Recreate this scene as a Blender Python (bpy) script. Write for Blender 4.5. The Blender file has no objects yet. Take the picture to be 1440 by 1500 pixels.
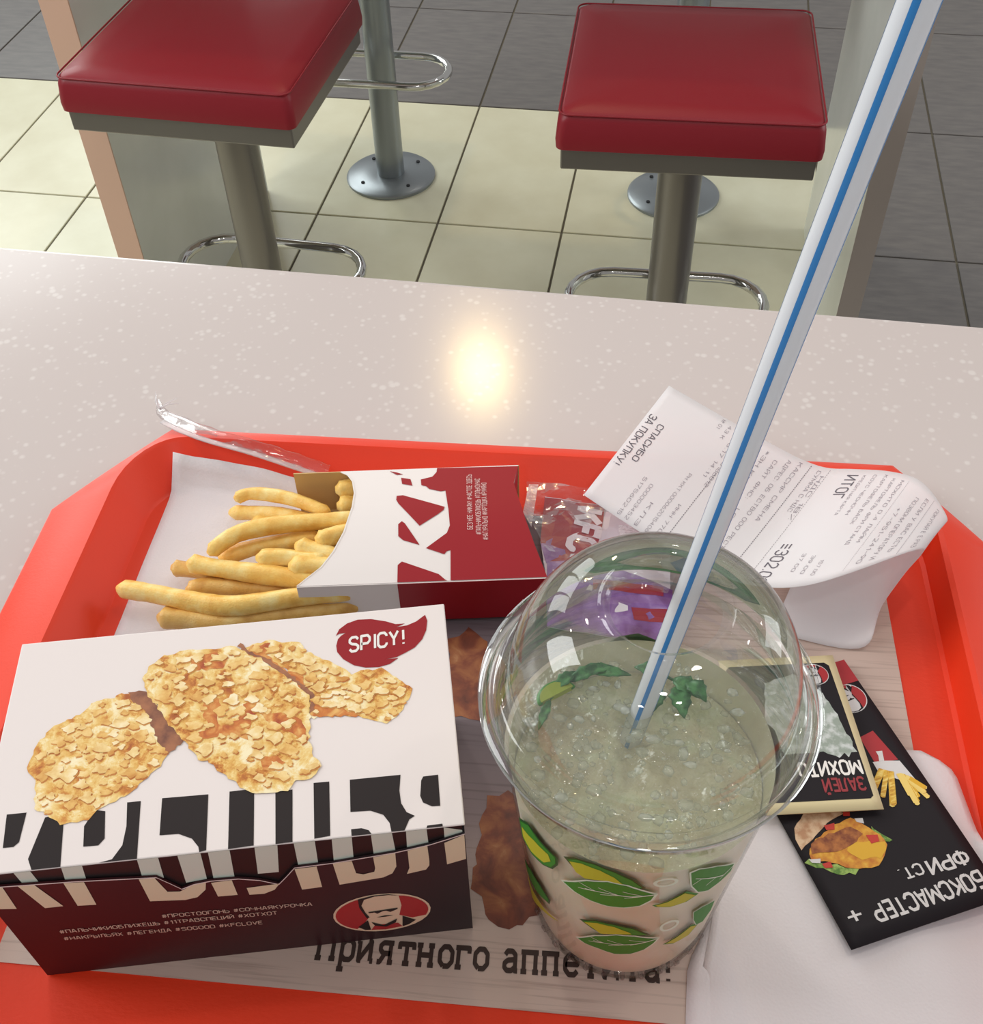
import bpy, bmesh, math, random, json
from mathutils import Vector, Matrix, noise
from mathutils.geometry import tessellate_polygon

SC = bpy.context.scene
COL = SC.collection
R = math.radians
random.seed(7)

# ------------------------------------------------------------------ camera
ZT = 1.12                      # table top height
ZB = ZT + 0.0035               # floor of the tray
PITCH, ROLL, YAW, FPX = R(46.9628), R(-1.9331), R(-11.0010), 1652.5
fwd = Vector((math.sin(YAW)*math.cos(PITCH), math.cos(YAW)*math.cos(PITCH), -math.sin(PITCH)))
rgt = Vector((math.cos(YAW), -math.sin(YAW), 0))
upv = rgt.cross(fwd)
rg2 = rgt*math.cos(ROLL) + upv*math.sin(ROLL)
up2 = upv*math.cos(ROLL) - rgt*math.sin(ROLL)
cam = bpy.data.cameras.new('camera')
cam.sensor_fit = 'HORIZONTAL'; cam.sensor_width = 36.0
cam.lens = 36.0*FPX/1440.0
cam.clip_start = 0.01
cam_o = bpy.data.objects.new('camera', cam); COL.objects.link(cam_o)
M = Matrix((rg2, up2, -fwd)).transposed().to_4x4()
M.translation = (0, 0, 1.505)
cam_o.matrix_world = M
SC.camera = cam_o

# ------------------------------------------------------------------ world, lights, exposure
SC.view_settings.view_transform = 'Standard'
SC.view_settings.look = 'None'
SC.view_settings.exposure = 0.0
SC.view_settings.gamma = 1.0
SC.view_settings.use_curve_mapping = False
SC.cycles.transparent_max_bounces = 24
SC.cycles.sample_clamp_indirect = 6.0
SC.cycles.caustics_refractive = False
W = bpy.data.worlds.new('room_light'); SC.world = W; W.use_nodes = True
W.node_tree.nodes['Background'].inputs[0].default_value = (1.0, 0.985, 0.975, 1)
W.node_tree.nodes['Background'].inputs[1].default_value = 0.36

def area(name, loc, target, sx, sy, watt, col):
    l = bpy.data.lights.new(name, 'AREA'); l.shape = 'RECTANGLE'; l.size = sx; l.size_y = sy
    l.energy = watt; l.color = col
    o = bpy.data.objects.new(name, l); COL.objects.link(o); o.location = loc
    o.rotation_euler = (Vector(target)-Vector(loc)).to_track_quat('-Z', 'Y').to_euler()
    return o
def downlight(name, loc, rad, watt, col):
    l = bpy.data.lights.new(name, 'AREA'); l.shape = 'DISK'; l.size = rad*2; l.energy = watt; l.color = col
    o = bpy.data.objects.new(name, l); COL.objects.link(o); o.location = loc
    return o
for i in (-1, 0, 1):           # three tall panes of one shop window, beyond the left of the frame
    area('window_daylight', (-3.4+0.80*i, 4.2+0.72*i, 2.7), (-0.2, 0.9, 0.9), 0.95, 2.5, 33, (0.94, 1.0, 0.98))
area('ceiling_panel_light', (0.3, 1.6, 3.2), (0.0, 0.9, 0), 2.6, 2.2, 5, (1.0, 0.96, 0.95))
area('left_fill_light', (-2.4, 0.3, 2.3), (0.0, 0.2, 1.2), 1.0, 1.6, 36, (0.97, 1.0, 1.0))  # added fill with no seen source, brightens the straw and box front
area('side_fill_light', (3.6, 2.6, 2.0), (-0.8, 2.0, 0.6), 1.6, 2.0, 40, (0.95, 1.0, 1.0))  # added fill, unseen at the right, lifts the leg face turned that way
downlight('warm_downlight', (-0.534, 2.658, 3.0), 0.055, 6.0, (1.0, 0.72, 0.32))
for x, y in ((-0.35, -1.5), (0.55, -1.0), (0.75, -1.9), (0.15, -0.55)):
    downlight('rear_downlight', (x, y, 2.9), 0.07, 2.0, (1.0, 0.97, 0.95))
for i, (x, y) in enumerate(((2.4, 2.3), (1.3, 1.2), (0.35, 0.75), (-0.75, 1.2), (-2.0, 1.0), (0.2, 3.8))):
    downlight('small_downlight', (x, y, 3.0), 0.05, 3, (1.0, 0.9, 0.78))

# ------------------------------------------------------------------ materials
MATS = {}
def lin(c):
    return tuple(((x/255.0)/12.92 if x/255.0 <= 0.04045 else ((x/255.0+0.055)/1.055)**2.4) for x in c)
def pmat(name, rgb, rough=0.5, metal=0.0, spec=0.5, coat=0.0, trans=0.0, sss=0.0):
    """plain principled material; rgb is 0-255 display colour"""
    m = bpy.data.materials.new(name); m.use_nodes = True
    b = m.node_tree.nodes['Principled BSDF']
    b.inputs['Base Color'].default_value = (*lin(rgb), 1)
    b.inputs['Roughness'].default_value = rough
    b.inputs['Metallic'].default_value = metal
    b.inputs['Specular IOR Level'].default_value = spec
    b.inputs['Coat Weight'].default_value = coat
    b.inputs['Transmission Weight'].default_value = trans
    if sss:
        b.inputs['Subsurface Weight'].default_value = sss
        b.inputs['Subsurface Radius'].default_value = (0.004, 0.003, 0.002)
        b.inputs['Subsurface Scale'].default_value = 0.5
    MATS[name] = m
    return m
def N(m, kind, **kw):
    n = m.node_tree.nodes.new(kind)
    for k, v in kw.items():
        if k in n.inputs: n.inputs[k].default_value = v
        else: setattr(n, k, v)
    return n
def L(m, a, ao, b, bi):
    m.node_tree.links.new(a.outputs[ao], b.inputs[bi])
def BS(m): return m.node_tree.nodes['Principled BSDF']
def coords(m, scale=(1, 1, 1), kind='Object', rot=(0, 0, 0)):
    t = N(m, 'ShaderNodeTexCoord'); mp = N(m, 'ShaderNodeMapping')
    mp.inputs['Scale'].default_value = scale; mp.inputs['Rotation'].default_value = rot
    L(m, t, kind, mp, 'Vector'); return mp
def ramp(m, stops):
    r = N(m, 'ShaderNodeValToRGB'); e = r.color_ramp.elements
    while len(e) < len(stops): e.new(0.5)
    for i, (p, c) in enumerate(stops):
        e[i].position = p; e[i].color = (*lin(c), 1)
    return r
def noise_color(m, stops, scale=10, detail=4, cs=(1, 1, 1), rough=0.55, kind='Object', dist=0.0):
    mp = coords(m, cs, kind); n = N(m, 'ShaderNodeTexNoise')
    n.inputs['Scale'].default_value = scale; n.inputs['Detail'].default_value = detail
    n.inputs['Roughness'].default_value = rough; n.inputs['Distortion'].default_value = dist
    L(m, mp, 'Vector', n, 'Vector'); r = ramp(m, stops)
    L(m, n, 'Fac', r, 'Fac'); L(m, r, 'Color', BS(m), 'Base Color'); return n
def bump(m, scale, strength=0.2, dist=0.001, detail=3, cs=(1, 1, 1), tex='noise'):
    mp = coords(m, cs)
    n = N(m, 'ShaderNodeTexNoise' if tex == 'noise' else 'ShaderNodeTexVoronoi')
    n.inputs['Scale'].default_value = scale
    if tex == 'noise': n.inputs['Detail'].default_value = detail
    L(m, mp, 'Vector', n, 'Vector')
    b = N(m, 'ShaderNodeBump'); b.inputs['Strength'].default_value = strength; b.inputs['Distance'].default_value = dist
    L(m, n, 'Fac' if tex == 'noise' else 'Distance', b, 'Height'); L(m, b, 'Normal', BS(m), 'Normal')
def clear(name, tint=(250, 252, 250), rough=0.03, base=0.04, gain=0.75, haze=0.0, hazecol=(240, 240, 240), wav=0.0, wscale=200):
    """thin clear plastic: sees through, with a fresnel reflection and optional milky haze"""
    m = bpy.data.materials.new(name); m.use_nodes = True; nt = m.node_tree
    nt.nodes.remove(BS(m)); out = nt.nodes['Material Output']
    tr = N(m, 'ShaderNodeBsdfTransparent'); tr.inputs['Color'].default_value = (*lin(tint), 1)
    gl = N(m, 'ShaderNodeBsdfGlossy'); gl.inputs['Roughness'].default_value = rough
    lw = N(m, 'ShaderNodeLayerWeight'); lw.inputs['Blend'].default_value = 0.28
    ma = N(m, 'ShaderNodeMath'); ma.operation = 'MULTIPLY_ADD'; ma.use_clamp = True
    ma.inputs[1].default_value = gain; ma.inputs[2].default_value = base
    L(m, lw, 'Fresnel', ma, 0)
    mix = N(m, 'ShaderNodeMixShader'); L(m, ma, 'Value', mix, 0)
    if haze > 0:
        df = N(m, 'ShaderNodeBsdfDiffuse'); df.inputs['Color'].default_value = (*lin(hazecol), 1)
        tl = N(m, 'ShaderNodeBsdfTranslucent'); tl.inputs['Color'].default_value = (*lin(hazecol), 1)
        m3 = N(m, 'ShaderNodeMixShader'); m3.inputs[0].default_value = 0.4
        L(m, df, 0, m3, 1); L(m, tl, 0, m3, 2)
        m2 = N(m, 'ShaderNodeMixShader'); m2.inputs[0].default_value = haze
        L(m, tr, 0, m2, 1); L(m, m3, 0, m2, 2); L(m, m2, 0, mix, 1)
    else:
        L(m, tr, 0, mix, 1)
    L(m, gl, 0, mix, 2); L(m, mix, 0, out, 'Surface')
    if wav:
        mp = coords(m); n = N(m, 'ShaderNodeTexNoise'); n.inputs['Scale'].default_value = wscale
        n.inputs['Detail'].default_value = 2
        L(m, mp, 'Vector', n, 'Vector'); b = N(m, 'ShaderNodeBump'); b.inputs['Strength'].default_value = wav
        b.inputs['Distance'].default_value = 0.002
        L(m, n, 'Fac', b, 'Height'); L(m, b, 'Normal', gl, 'Normal'); L(m, b, 'Normal', lw, 'Normal')
    MATS[name] = m
    return m

# ------------------------------------------------------------------ mesh helpers
class MB:
    def __init__(s): s.v = []; s.f = []
    def box(s, x0, x1, y0, y1, z0, z1):
        b = len(s.v)
        s.v += [(x0,y0,z0),(x1,y0,z0),(x1,y1,z0),(x0,y1,z0),(x0,y0,z1),(x1,y0,z1),(x1,y1,z1),(x0,y1,z1)]
        s.f += [tuple(b+i for i in q) for q in ((0,3,2,1),(4,5,6,7),(0,1,5,4),(1,2,6,5),(2,3,7,6),(3,0,4,7))]
        return s
    def loft(s, rings, closed=True, cap0=False, cap1=False):
        b = len(s.v); n = len(rings[0])
        for r in rings: s.v += [tuple(p) for p in r]
        for i in range(len(rings)-1):
            for j in range(n if closed else n-1):
                k = (j+1) % n
                s.f.append((b+i*n+j, b+i*n+k, b+(i+1)*n+k, b+(i+1)*n+j))
        if cap0: s.f.append(tuple(b+j for j in range(n))[::-1])
        if cap1: s.f.append(tuple(b+(len(rings)-1)*n+j for j in range(n)))
        return s
    def lathe(s, prof, n=48, c=(0, 0), cap0=False, cap1=False, shear=None):
        rings = []
        for r, z in prof:
            dx = shear(z) if shear else 0
            rings.append([(c[0]+dx+r*math.cos(2*math.pi*j/n), c[1]+r*math.sin(2*math.pi*j/n), z) for j in range(n)])
        return s.loft(rings, True, cap0, cap1)
    def tube(s, path, rad, n=10, caps=True, closed=False, shape=None):
        P = [Vector(p) for p in path]; rings = []
        up = Vector((0, 0, 1))
        m = len(P)
        for i, p in enumerate(P):
            if closed: d = P[(i+1) % m]-P[i-1]
            else: d = P[min(i+1, m-1)]-P[max(i-1, 0)]
            d.normalize()
            a = d.cross(up)
            if a.length < 1e-4: a = d.cross(Vector((1, 0, 0)))
            a.normalize(); b = a.cross(d)
            r = rad[i] if isinstance(rad, (list, tuple)) else rad
            ring = []
            for j in range(n):
                t = 2*math.pi*j/n; ca, sa = math.cos(t), math.sin(t)
                if shape: ca, sa = shape(ca, sa, i)
                ring.append(p + a*ca*r + b*sa*r)
            rings.append(ring)
        if closed: rings.append(rings[0])
        return s.loft(rings, True, caps and not closed, caps and not closed)
    def prism(s, pts, z0, z1):
        b = len(s.v); n = len(pts)
        s.v += [(x, y, z0) for x, y in pts] + [(x, y, z1) for x, y in pts]
        for t in tessellate_polygon([[Vector((x, y, 0)) for x, y in pts]]):
            s.f.append(tuple(b+i for i in t)); s.f.append(tuple(b+n+i for i in t))
        for j in range(n):
            k = (j+1) % n; s.f.append((b+j, b+k, b+n+k, b+n+j))
        return s
    def grid(s, nu, nv, fn):
        b = len(s.v)
        for i in range(nu+1):
            for j in range(nv+1): s.v.append(tuple(fn(i/nu, j/nv)))
        for i in range(nu):
            for j in range(nv):
                a = b+i*(nv+1)+j; s.f.append((a, a+nv+1, a+nv+2, a+1))
        return s
    def mesh(s, name, smooth=False, fix=True):
        me = bpy.data.meshes.new(name); me.from_pydata(s.v, [], s.f); me.validate(); me.update()
        if fix:
            bm = bmesh.new(); bm.from_mesh(me); bmesh.ops.remove_doubles(bm, verts=bm.verts, dist=1e-7)
            bmesh.ops.recalc_face_normals(bm, faces=bm.faces); bm.to_mesh(me); bm.free()
        if smooth:
            for p in me.polygons: p.use_smooth = True
        return me
def link(name, me, m, parent=None, loc=(0, 0, 0), rotz=0.0):
    o = bpy.data.objects.new(name, me); COL.objects.link(o)
    if m is not None and not me.materials: me.materials.append(m)
    o.location = loc; o.rotation_euler = (0, 0, rotz)
    if parent: o.parent = parent
    return o
def add(name, mb, m, parent=None, loc=(0, 0, 0), rotz=0.0, smooth=False, bev=0, seg=2, sub=0, solid=0, auto=None):
    me = mb.mesh(name, smooth)
    o = link(name, me, m, parent, loc, rotz)
    if solid:
        md = o.modifiers.new('Solidify', 'SOLIDIFY'); md.thickness = solid; md.offset = 0
    if bev:
        md = o.modifiers.new('Bevel', 'BEVEL'); md.width = bev; md.segments = seg; md.limit_method = 'ANGLE'; md.angle_limit = R(40)
    if sub:
        md = o.modifiers.new('Subdivision', 'SUBSURF'); md.levels = sub; md.render_levels = sub
    if auto:
        for p in me.polygons: p.use_smooth = True
        bm = bmesh.new(); bm.from_mesh(me)
        for e in bm.edges:
            if len(e.link_faces) == 2 and e.calc_face_angle(0) > R(auto): e.smooth = False
        bm.to_mesh(me); bm.free()
    return o
def tag(o, label, cat, group=None):
    o['label'] = label; o['category'] = cat
    if group: o['group'] = group
    return o
def thing(name, label, cat, loc=(0, 0, 0), rotz=0.0, group=None):
    o = bpy.data.objects.new(name, None); COL.objects.link(o)
    o.empty_display_size = 0.02
    o.location = loc; o.rotation_euler = (0, 0, rotz)
    return tag(o, label, cat, group)
def copy_tree(o, loc, rotz, label):
    r = o.copy(); COL.objects.link(r); r.location = loc; r.rotation_euler = (0, 0, rotz); r['label'] = label
    for ch in o.children:
        c = ch.copy(); COL.objects.link(c); c.parent = r
        for g in ch.children:
            d = g.copy(); COL.objects.link(d); d.parent = c
    return r
def catmull(P, n):
    P = [Vector(p) for p in P]; out = []
    for i in range(len(P)-1):
        p0 = P[max(i-1, 0)]; p1 = P[i]; p2 = P[i+1]; p3 = P[min(i+2, len(P)-1)]
        for k in range(n):
            t = k/n
            out.append(0.5*((2*p1)+(p2-p0)*t+(2*p0-5*p1+4*p2-p3)*t*t+(3*p1-p0-3*p2+p3)*t**3))
    out.append(P[-1]); return out
def mm(p): return [(a*0.001, b*0.001) for a, b in p]

# flat print: polygons in 2D, cut along u/v so that they can follow a curved surface, then mapped on it
def sheet(name, polys, fn, m, parent, du=0, dv=0, raw=None, flip=1):
    bm = bmesh.new(); rawf = []
    for p in polys:
        vs = [bm.verts.new((x, y, 0)) for x, y in p]
        for t in tessellate_polygon([[Vector((x, y, 0)) for x, y in p]]):
            try: bm.faces.new([vs[i] for i in t])
            except ValueError: pass
    for q in (raw or []):
        if sum(q[i-1][0]*q[i][1]-q[i][0]*q[i-1][1] for i in range(len(q))) < 0: q = list(q)[::-1]
        vs = [bm.verts.new((x, y, 0)) for x, y in q]
        rawf.append(bm.faces.new(vs))
    if len(bm.verts):
        xs = [v.co.x for v in bm.verts]; ys = [v.co.y for v in bm.verts]
        for d, ax, lo, hi in ((du, 0, min(xs), max(xs)), (dv, 1, min(ys), max(ys))):
            if d:
                k = math.ceil(lo/d)
                while k*d < hi:
                    co = [0, 0, 0]; no = [0, 0, 0]; co[ax] = k*d; no[ax] = 1
                    bmesh.ops.bisect_plane(bm, geom=bm.verts[:]+bm.edges[:]+bm.faces[:], plane_co=co, plane_no=no, dist=1e-6)
                    k += 1
    for v in bm.verts: v.co = Vector(fn(v.co.x, v.co.y))
    if rawf and not (du or dv):     # overlapping strokes: lift each a few micrometres so that no two coincide
        for i, f in enumerate(rawf):
            f.normal_update(); nn = f.normal.copy()*flip
            for v in f.verts: v.co += nn*(4e-6*(i % 9))
    elif not rawf: bmesh.ops.remove_doubles(bm, verts=bm.verts, dist=1e-8)
    me = bpy.data.meshes.new(name); bm.to_mesh(me); bm.free()
    return link(name, me, m, parent)
def ellipse(cx, cy, a, b, n=28, t0=0.0, t1=360.0, rot=0.0):
    out = []
    full = abs(t1-t0) >= 360
    for i in range(n if full else n+1):
        t = R(t0+(t1-t0)*i/n); x, y = a*math.cos(t), b*math.sin(t)
        out.append((cx+x*math.cos(R(rot))-y*math.sin(R(rot)), cy+x*math.sin(R(rot))+y*math.cos(R(rot))))
    return out
def jag(p, step, amp):
    out = []
    for i in range(len(p)):
        a = Vector(p[i]); b = Vector(p[(i+1) % len(p)]); n = max(1, int((b-a).length/step))
        for k in range(n):
            q = a.lerp(b, k/n); out.append((q.x+random.uniform(-amp, amp), q.y+random.uniform(-amp, amp)))
    return out

# stroke lettering: condensed gothic capitals, drawn as thick strokes (x 0-4, y 0-6)
G = {
'А':'0,0 1.6,6 2.4,6 4,0;.7,1.8 3.3,1.8','Б':'3.6,6 0,6 0,0 3,0 4,1 4,2.5 3,3.5 0,3.5','В':'0,3.2 0,0 3,0 4,.9 4,2.3 3,3.2 0,3.2 0,6 2.8,6 3.7,5.2 3.7,4 2.8,3.2',
'Г':'0,0 0,6 3.5,6','Д':'-.2,-1 -.2,0 4.2,0 4.2,-1;.6,0 1.2,6 3.6,6 3.6,0','Е':'3.5,6 0,6 0,0 3.5,0;0,3.1 3.1,3.1','Ж':'2.5,0 2.5,6;0,6 2.5,3 5,6;0,0 2.5,3 5,0',
'З':'0,5 1,6 3,6 4,5.2 4,4 3,3.2 1.3,3.2;3,3.2 4,2.3 4,.9 3,0 1,0 0,1','И':'0,6 0,0 4,6 4,0','Й':'0,6 0,0 4,6 4,0;1,7.4 2,7 3,7.4','К':'0,0 0,6;4,6 .2,2.6;1.5,3.8 4,0',
'Л':'0,0 .5,.4 .9,1.5 1,6 4,6 4,0','М':'0,0 0,6 2.5,1.5 5,6 5,0','Н':'0,0 0,6;4,0 4,6;0,3.1 4,3.1','О':'1,0 3,0 4,1 4,5 3,6 1,6 0,5 0,1 1,0','П':'0,0 0,6 4,6 4,0',
'Р':'0,0 0,6 3,6 4,5 4,3.6 3,2.6 0,2.6','С':'4,4.4 4,5 3,6 1,6 0,5 0,1 1,0 3,0 4,1 4,1.6','Т':'2,0 2,6;0,6 4,6','У':'0,6 2,2;4,6 1.5,0 .5,0','Ф':'2.5,-.4 2.5,6.4;1,1 4,1 5,2 5,4 4,5 1,5 0,4 0,2 1,1',
'Х':'0,0 4,6;0,6 4,0','Ц':'0,6 0,0 4.4,0 4.4,-1;3.8,0 3.8,6','Ч':'0,6 0,3.7 .8,2.9 4,2.9;4,6 4,0','Ш':'0,6 0,0 5,0 5,6;2.5,0 2.5,6','Ь':'0,6 0,0 3,0 4,.9 4,2.5 3,3.4 0,3.4',
'Ы':'0,6 0,0 2.4,0 3.2,.9 3.2,2.5 2.4,3.4 0,3.4;5,0 5,6','Я':'4,0 4,6 1,6 0,5 0,3.7 1,2.7 4,2.7;2,2.7 0,0','Ю':'0,0 0,6;0,3 1.6,3;2.6,0 4,0 5,1 5,5 4,6 2.6,6 1.6,5 1.6,1 2.6,0',
'S':'4,5 3,6 1,6 0,5.1 0,4 1,3.2 3,2.8 4,2 4,.9 3,0 1,0 0,1','G':'4,4.6 4,5 3,6 1,6 0,5 0,1 1,0 3,0 4,1 4,2.8 2.4,2.8','D':'0,0 0,6 2.8,6 4,5 4,1 2.8,0 0,0','L':'0,6 0,0 3.4,0','V':'0,6 2,0 4,6',
'F':'0,0 0,6 3.6,6;0,3.1 3.1,3.1','I':'1,0 1,6','Y':'0,6 2,2.8 4,6;2,2.8 2,0','P':'0,0 0,6 3,6 4,5 4,3.6 3,2.6 0,2.6','C':'4,4.4 4,5 3,6 1,6 0,5 0,1 1,0 3,0 4,1 4,1.6','K':'0,0 0,6;4,6 .2,2.6;1.5,3.8 4,0','E':'3.5,6 0,6 0,0 3.5,0;0,3.1 3.1,3.1',
'O':'1,0 3,0 4,1 4,5 3,6 1,6 0,5 0,1 1,0','0':'1,0 3,0 4,1 4,5 3,6 1,6 0,5 0,1 1,0','1':'.6,4.8 2,6 2,0','2':'0,5 1,6 3,6 4,5 4,3.8 0,0 4,0','3':'0,5 1,6 3,6 4,5.2 4,4 3,3.2 1.3,3.2;3,3.2 4,2.3 4,.9 3,0 1,0 0,1',
'4':'3,0 3,6 0,2 4,2','5':'4,6 .4,6 0,3.4 3,3.6 4,2.6 4,1 3,0 1,0 0,1','6':'3.6,6 1,4.6 0,2.6 0,1 1,0 3,0 4,1 4,2.6 3,3.6 1,3.6','7':'0,6 4,6 1.4,0','8':'1,3.2 0,4.2 0,5.2 1,6 3,6 4,5.2 4,4.2 3,3.2 1,3.2 0,2.2 0,.9 1,0 3,0 4,.9 4,2.2 3,3.2','9':'.4,0 3,1.4 4,3.4 4,5 3,6 1,6 0,5 0,3.4 1,2.4 4,2.8',
'#':'1,0 1.8,6;2.6,0 3.4,6;0,2 4.2,2;.2,4 4.4,4','!':'1,1.9 1,6;1,.0 1,.6','+':'2,1 2,5;0,3 4,3','.':'.6,0 .6,.5','-':'.5,3 3.5,3','≡':'0,1 4,1;0,3 4,3;0,5 4,5','=':'0,2 4,2;0,4 4,4',':':'.8,1 .8,1.5;.8,4 .8,4.5','*':'2,1.5 2,5;.5,2 3.5,4.5;3.5,2 .5,4.5',',':'.8,.4 .4,-1','/':'0,-.5 4,6.5','%':'0,0 4,6;.5,5 .5,5.6;3.5,.4 3.5,1','№':'0,0 0,6 3,0 3,6;4,1 5.4,1;4,3 5.4,3 5.4,5 4,5 4,3',
}
# slab-serif lower case (x-height 4, capital 6)
GS = {
'П':'0,0 0,6;4,0 4,6;-.8,6 4.8,6;-.8,0 .9,0;3.1,0 4.8,0','р':'0,-2 0,4;-.8,4 0,4;0,3.2 1,4 2.4,4 3.2,3.2 3.2,.8 2.4,0 1,0 0,.8;-.8,-2 1,-2','и':'0,4 0,0 3.2,4 3.2,0;-.8,4 0,4;2.4,4 3.2,4;0,0 .7,0;3.2,0 4,0',
'я':'3,0 3,4 1,4 .2,3.4 .2,2.5 1,1.8 3,1.8;1.5,1.8 .3,0 -.5,0;2.4,0 3.8,0;3,4 3.8,4','т':'2,0 2,4;0,2.9 0,4 4,4 4,2.9;1.1,0 2.9,0','н':'0,0 0,4;3.2,0 3.2,4;0,2 3.2,2;-.8,4 .8,4;2.4,4 4,4;-.8,0 .8,0;2.4,0 4,0',
'о':'1,0 2.4,0 3.4,1 3.4,3 2.4,4 1,4 0,3 0,1 1,0','г':'0,0 0,4 3,4 3,2.9;-.8,4 0,4;-.8,0 .9,0','а':'.2,3.2 .8,4 2.2,4 3,3.3 3,0 3.7,0;3,2.3 1,2.1 .1,1.5 .1,.6 .8,0 2,0 3,.8','п':'0,0 0,4;3.2,0 3.2,4;-.8,4 4,4;-.8,0 .8,0;2.4,0 4,0',
'е':'0,2.1 3.3,2.1 3.3,3 2.4,4 1,4 0,3 0,1 1,0 2.5,0 3.3,.8','!':'.6,1.7 .6,6;.6,0 .6,.5',
}
def strokes(txt, cap, wf=1.0, weight=1.0, shear=0.0, font=None, gap=1.5):
    """list of quads / octagons for a line of text starting at (0,0); returns (polys, width)"""
    font = font or G; k = cap/6.0; polys = []; x = 0.0; h = weight*0.5
    for ch in txt:
        if ch == ' ': x += 3.0; continue
        g = font.get(ch)
        if g is None: x += 4; continue
        mx = 0
        for st in g.split(';'):
            P = [tuple(float(a) for a in q.split(',')) for q in st.split()]
            mx = max(mx, max(p[0] for p in P))
            Q = [(x+p[0], p[1]) for p in P]
            for i in range(len(Q)-1):
                a = Vector(Q[i]); b = Vector(Q[i+1]); d = (b-a)
                if d.length < 1e-6: continue
                d.normalize(); n = Vector((-d.y, d.x))*h
                polys.append([a-n, b-n, b+n, a+n])
                if i > 0: polys.append([a+Vector((h*math.cos(R(45*q+22.5)), h*math.sin(R(45*q+22.5)))) for q in range(8)])
        x += mx+gap
    out = [[((p.x+shear*p.y)*k*wf, p.y*k) for p in q] for q in polys]
    return out, (x-gap)*k*wf
def line(txt, x0, y0, x1, y1, cap, weight=1.0, shear=0.0, font=None, gap=1.5):
    """text fitted between two baseline points"""
    q, w = strokes(txt, cap, 1.0, weight, shear, font, gap)
    ln = math.hypot(x1-x0, y1-y0); s = ln/w; c, n = (x1-x0)/ln, (y1-y0)/ln
    return [[(x0+x*s*c-y*n, y0+x*s*n+y*c) for x, y in p] for p in q]
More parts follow.
